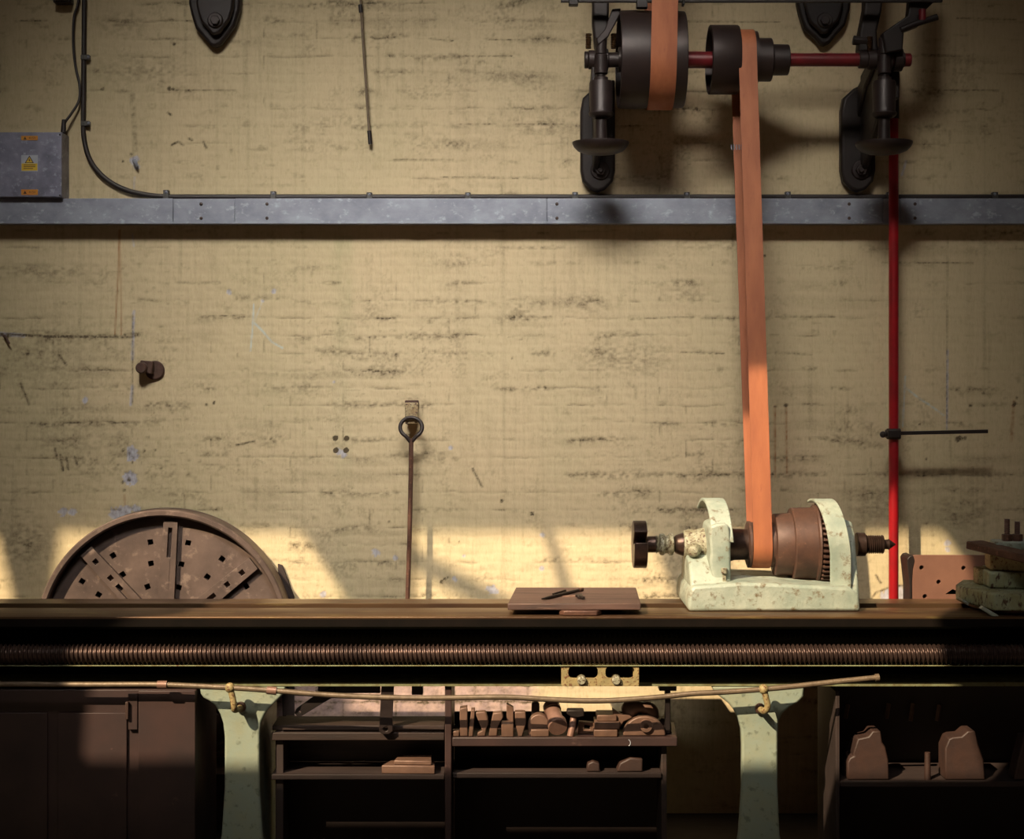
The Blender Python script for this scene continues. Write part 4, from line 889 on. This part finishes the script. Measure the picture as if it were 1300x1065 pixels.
# hanging bars in the left bay
def hung(name, lbl, pts, off, th=.018, mat='iron', holes=(), cat='bar'):
    b = B(); b.plate(outl(pts, off), [circ(X(a, off), Z(c_, off), r * S(1, off), 14) for a, c_, r in holes], -off, -off + th); return tag(b.build(name, mat, None, .002), lbl, cat)
hung('hanging_bar', 'dark flat bar with an eye hanging upright under the bed, left of the shelf post', [(484, 871), (500, 871), (498, 915), (499, 928), (494, 932), (485, 932), (481, 928), (482, 912)], .975, holes=((489.5, 925.5, 3),), mat='iron_soft')
hung('slanted_bar', 'dark flat bar with a round eye hanging slanted beside the left lathe leg', [(376, 900), (374, 905), (377, 909), (383, 909), (424, 884), (424, 872), (404, 880)], .93, holes=((380.5, 904, 1.6),))
tag(B().box(X(404, .9), X(483, .9), -.92, -.89, Z(878.5, .9), .7245).build('cross_strap', 'iron'), 'black strap fixed under the bed in the left bay', 'strap')
tag(B().box(X(523, .9), X(537, .9), -.92, -.87, Z(881, .9), .7245).build('iron_lug', 'iron', None, .003), 'small black lug under the bed between hanging bar and shelf post', 'lug')
z0 = Z(983, .95) + .0006
tag(B().prism([(X(484, .95), -.94), (X(552, .95), -.95), (X(548, .95), -.80), (X(500, .95), -.80)], z0, z0 + .030, 'z').build('scrap_plate', 'tool', None, .003), 'flat brown plate on the lower shelf below the hanging bar', 'plate')
tag(B().prism([(X(500, .93), -.93), (X(548, .93), -.94), (X(546, .93), -.82), (X(505, .93), -.82)], z0 + .0306, z0 + .046, 'z').build('scrap_plate', 'tool', None, .003), 'thin brown plate on top of the flat plate on the lower shelf', 'plate')
z1 = Z(981, .96) + .0006
tag(B().prism([(X(745, .95) + .0, z1), (X(762, .95), z1), (X(761, .95), z1 + .03), (X(753, .95), z1 + .04), (X(746, .95), z1 + .03)], -.95, -.88).build('iron_lump', 'casting', None, .005), 'small rounded iron lump low under the tool tray', 'lump')
tag(B().prism([(X(783, .95), z1), (X(816, .95), z1), (X(816, .95), z1 + .048), (X(800, .95), z1 + .052), (X(787, .95), z1 + .032)], -.95, -.86).build('iron_block', 'casting', None, .005), 'larger angular iron block low under the right end of the tool tray', 'block')

# right bay: dark rack with castings
rk = thing('storage_rack', 'dark open wooden rack under the right end of the bed', 'rack', (X(1180, .95), -.8, 0))
RO = .96
B().box(X(1061, RO), X(1066, RO), -.96, -.60, 0, .70).build('side_panel', 'cabdark', rk, .002)
B().box(X(1066.5, RO), X(1420, RO), -.64, -.60, 0, .70).build('back_panel', 'cabdark', rk, .002)
B().box(X(1066.5, RO), X(1420, RO), -.96, -.641, Z(999, RO), Z(992, RO)).build('rack_shelf', 'cabdark', rk, .002)
zr = Z(992, RO) + .0006
for i, (px, r0_, r1_) in enumerate(((1075, 894, 912), (1127, 893, 912), (1157.5, 893, 915), (1191, 895, 915))):
    tag(B().obox(P(px + 1.5, r0_, .66), P(px - 1.5, r1_, .68), .012, .014).build('rack_peg', 'pegmetal'), ('thin peg on the dark rack back panel, leftmost of four', 'thin peg on the dark rack, second from the left', 'thin peg on the dark rack, third from the left', 'thin peg on the dark rack, rightmost of four')[i], 'peg', 'pegs on the dark rack')

def cast(pts, off, th, name, lbl, mat='casting', cat='casting'):
    o = outl(pts, off); m_ = min(c_ for _, c_ in o); o = [(a, c_ if c_ > m_ + 1e-4 else zr) for a, c_ in o]
    return tag(B().prism(o, -off, -off + th).build(name, mat, None, .005), lbl, cat)
cast([(1076, 992), (1076, 968), (1079, 962), (1084, 960), (1083, 957), (1089, 938), (1103, 935), (1108, 928), (1118, 928), (1120, 942), (1124, 948), (1128, 965), (1129, 992)], .94, .10, 'gear_casting', 'stepped brown iron casting standing on the dark rack, left one')
cast([(1200, 992), (1200, 950), (1205, 938), (1210, 936), (1221, 935), (1229, 928), (1238, 928), (1242, 945), (1249, 965), (1251, 992)], .94, .10, 'gear_casting', 'stepped brown iron casting standing on the dark rack, right of the upright pin')
cast([(1287, 992), (1293, 962), (1300, 936), (1330, 930), (1340, 992)], .94, .08, 'gear_casting', 'brown iron casting cut by the right edge on the dark rack')
tag(B().cyl(Vector((X(1177.5, .93), -.93, zr)), Vector((X(1177.5, .93), -.93, Z(955, .93))), S(4.2, .93), S(3.6, .93), 18).build('upright_pin', 'casting'), 'short upright pin on the dark rack between the castings', 'pin')

# ------------------------------------------------------------------ added mask, out of view, cut to shape the sun patches
SD = Vector((.80, 1.0, -1.07)); GY = 4.3
def g(px, py): return ((px - 650) * D0 / F - .80 * GY, ZC - (py - HZ) * D0 / F + 1.07 * GY)
w = B(); w.plate([g(-1500, -700), g(2600, -700), g(2600, 1560), g(-1500, 1560)], [[g(-350, 667), g(1500, 667), g(1500, 1220), g(-350, 1220)]], -GY - .03, -GY)
struct(w.build('sun_gobo', 'gobo'))
bars = [  # unseen blockers, outlined by the shade they throw on wall and bed
    [(372, 660), (521, 660), (521, 820), (500, 835), (443, 850), (443, 868), (330, 868), (330, 850), (425, 850), (440, 762)],
    [(520, 690), (735, 808), (735, 836), (520, 718)],
    [(14, 660), (75, 660), (62, 757), (60, 900), (40, 900), (16, 757), (-8, 660)],
    [(-345, 870), (440, 870), (443, 930), (500, 1030), (432, 1085), (424, 1230), (-345, 1230)],
    [(686, 660), (697, 660), (753, 836), (735, 836)],
    [(812, 660), (900, 660), (985, 868), (990, 900), (945, 900), (928, 872), (856, 757), (836, 705)],
    [(1186, 660), (1520, 660), (1520, 1232), (1400, 1232), (1270, 780), (1228, 722)],
]
for q in bars: struct(B().prism([g(*a) for a in q], -GY - .02, -GY).build('gobo_bar', 'gobo'))

# ------------------------------------------------------------------ light
def light(name, typ, loc, **kw):
    d = bpy.data.lights.new(name, typ); o = bpy.data.objects.new(name, d); COL.objects.link(o); o.location = loc
    for k, v in kw.items(): setattr(d, k, v)
    return o
sun = light('sun', 'SUN', (0, -5, 6), energy=8.2, color=(1.0, .80, .54), angle=math.radians(.53))
sun.rotation_euler = SD.to_track_quat('-Z', 'Y').to_euler()
sky = light('window_daylight', 'AREA', (-.50, -4.15, 5.25), energy=37, color=(1.0, .95, .87), shape='RECTANGLE', size=2.6, size_y=.9, spread=math.radians(44))
sky.rotation_euler = (Vector((-.05, 0, 1.62)) - sky.location).to_track_quat('-Z', 'Y').to_euler()
wd = bpy.data.worlds.new('world'); SC.world = wd; wd.use_nodes = True
bg = wd.node_tree.nodes['Background']; bg.inputs[0].default_value = (.9, .60, .48, 1); bg.inputs[1].default_value = .026

# ------------------------------------------------------------------ camera
cd = bpy.data.cameras.new('camera'); cam = bpy.data.objects.new('camera', cd); COL.objects.link(cam)
cam.location = (0, -D0, ZC); cam.rotation_euler = (PI / 2, 0, 0)
cd.sensor_width = 36; cd.sensor_fit = 'HORIZONTAL'; cd.lens = F / 1300 * 36; cd.shift_y = -(532.5 - HZ) / 1300
SC.camera = cam
SC.view_settings.view_transform = 'Standard'; SC.view_settings.look = 'None'; SC.view_settings.gamma = 1; SC.view_settings.exposure = 0
SC.view_settings.use_curve_mapping = False
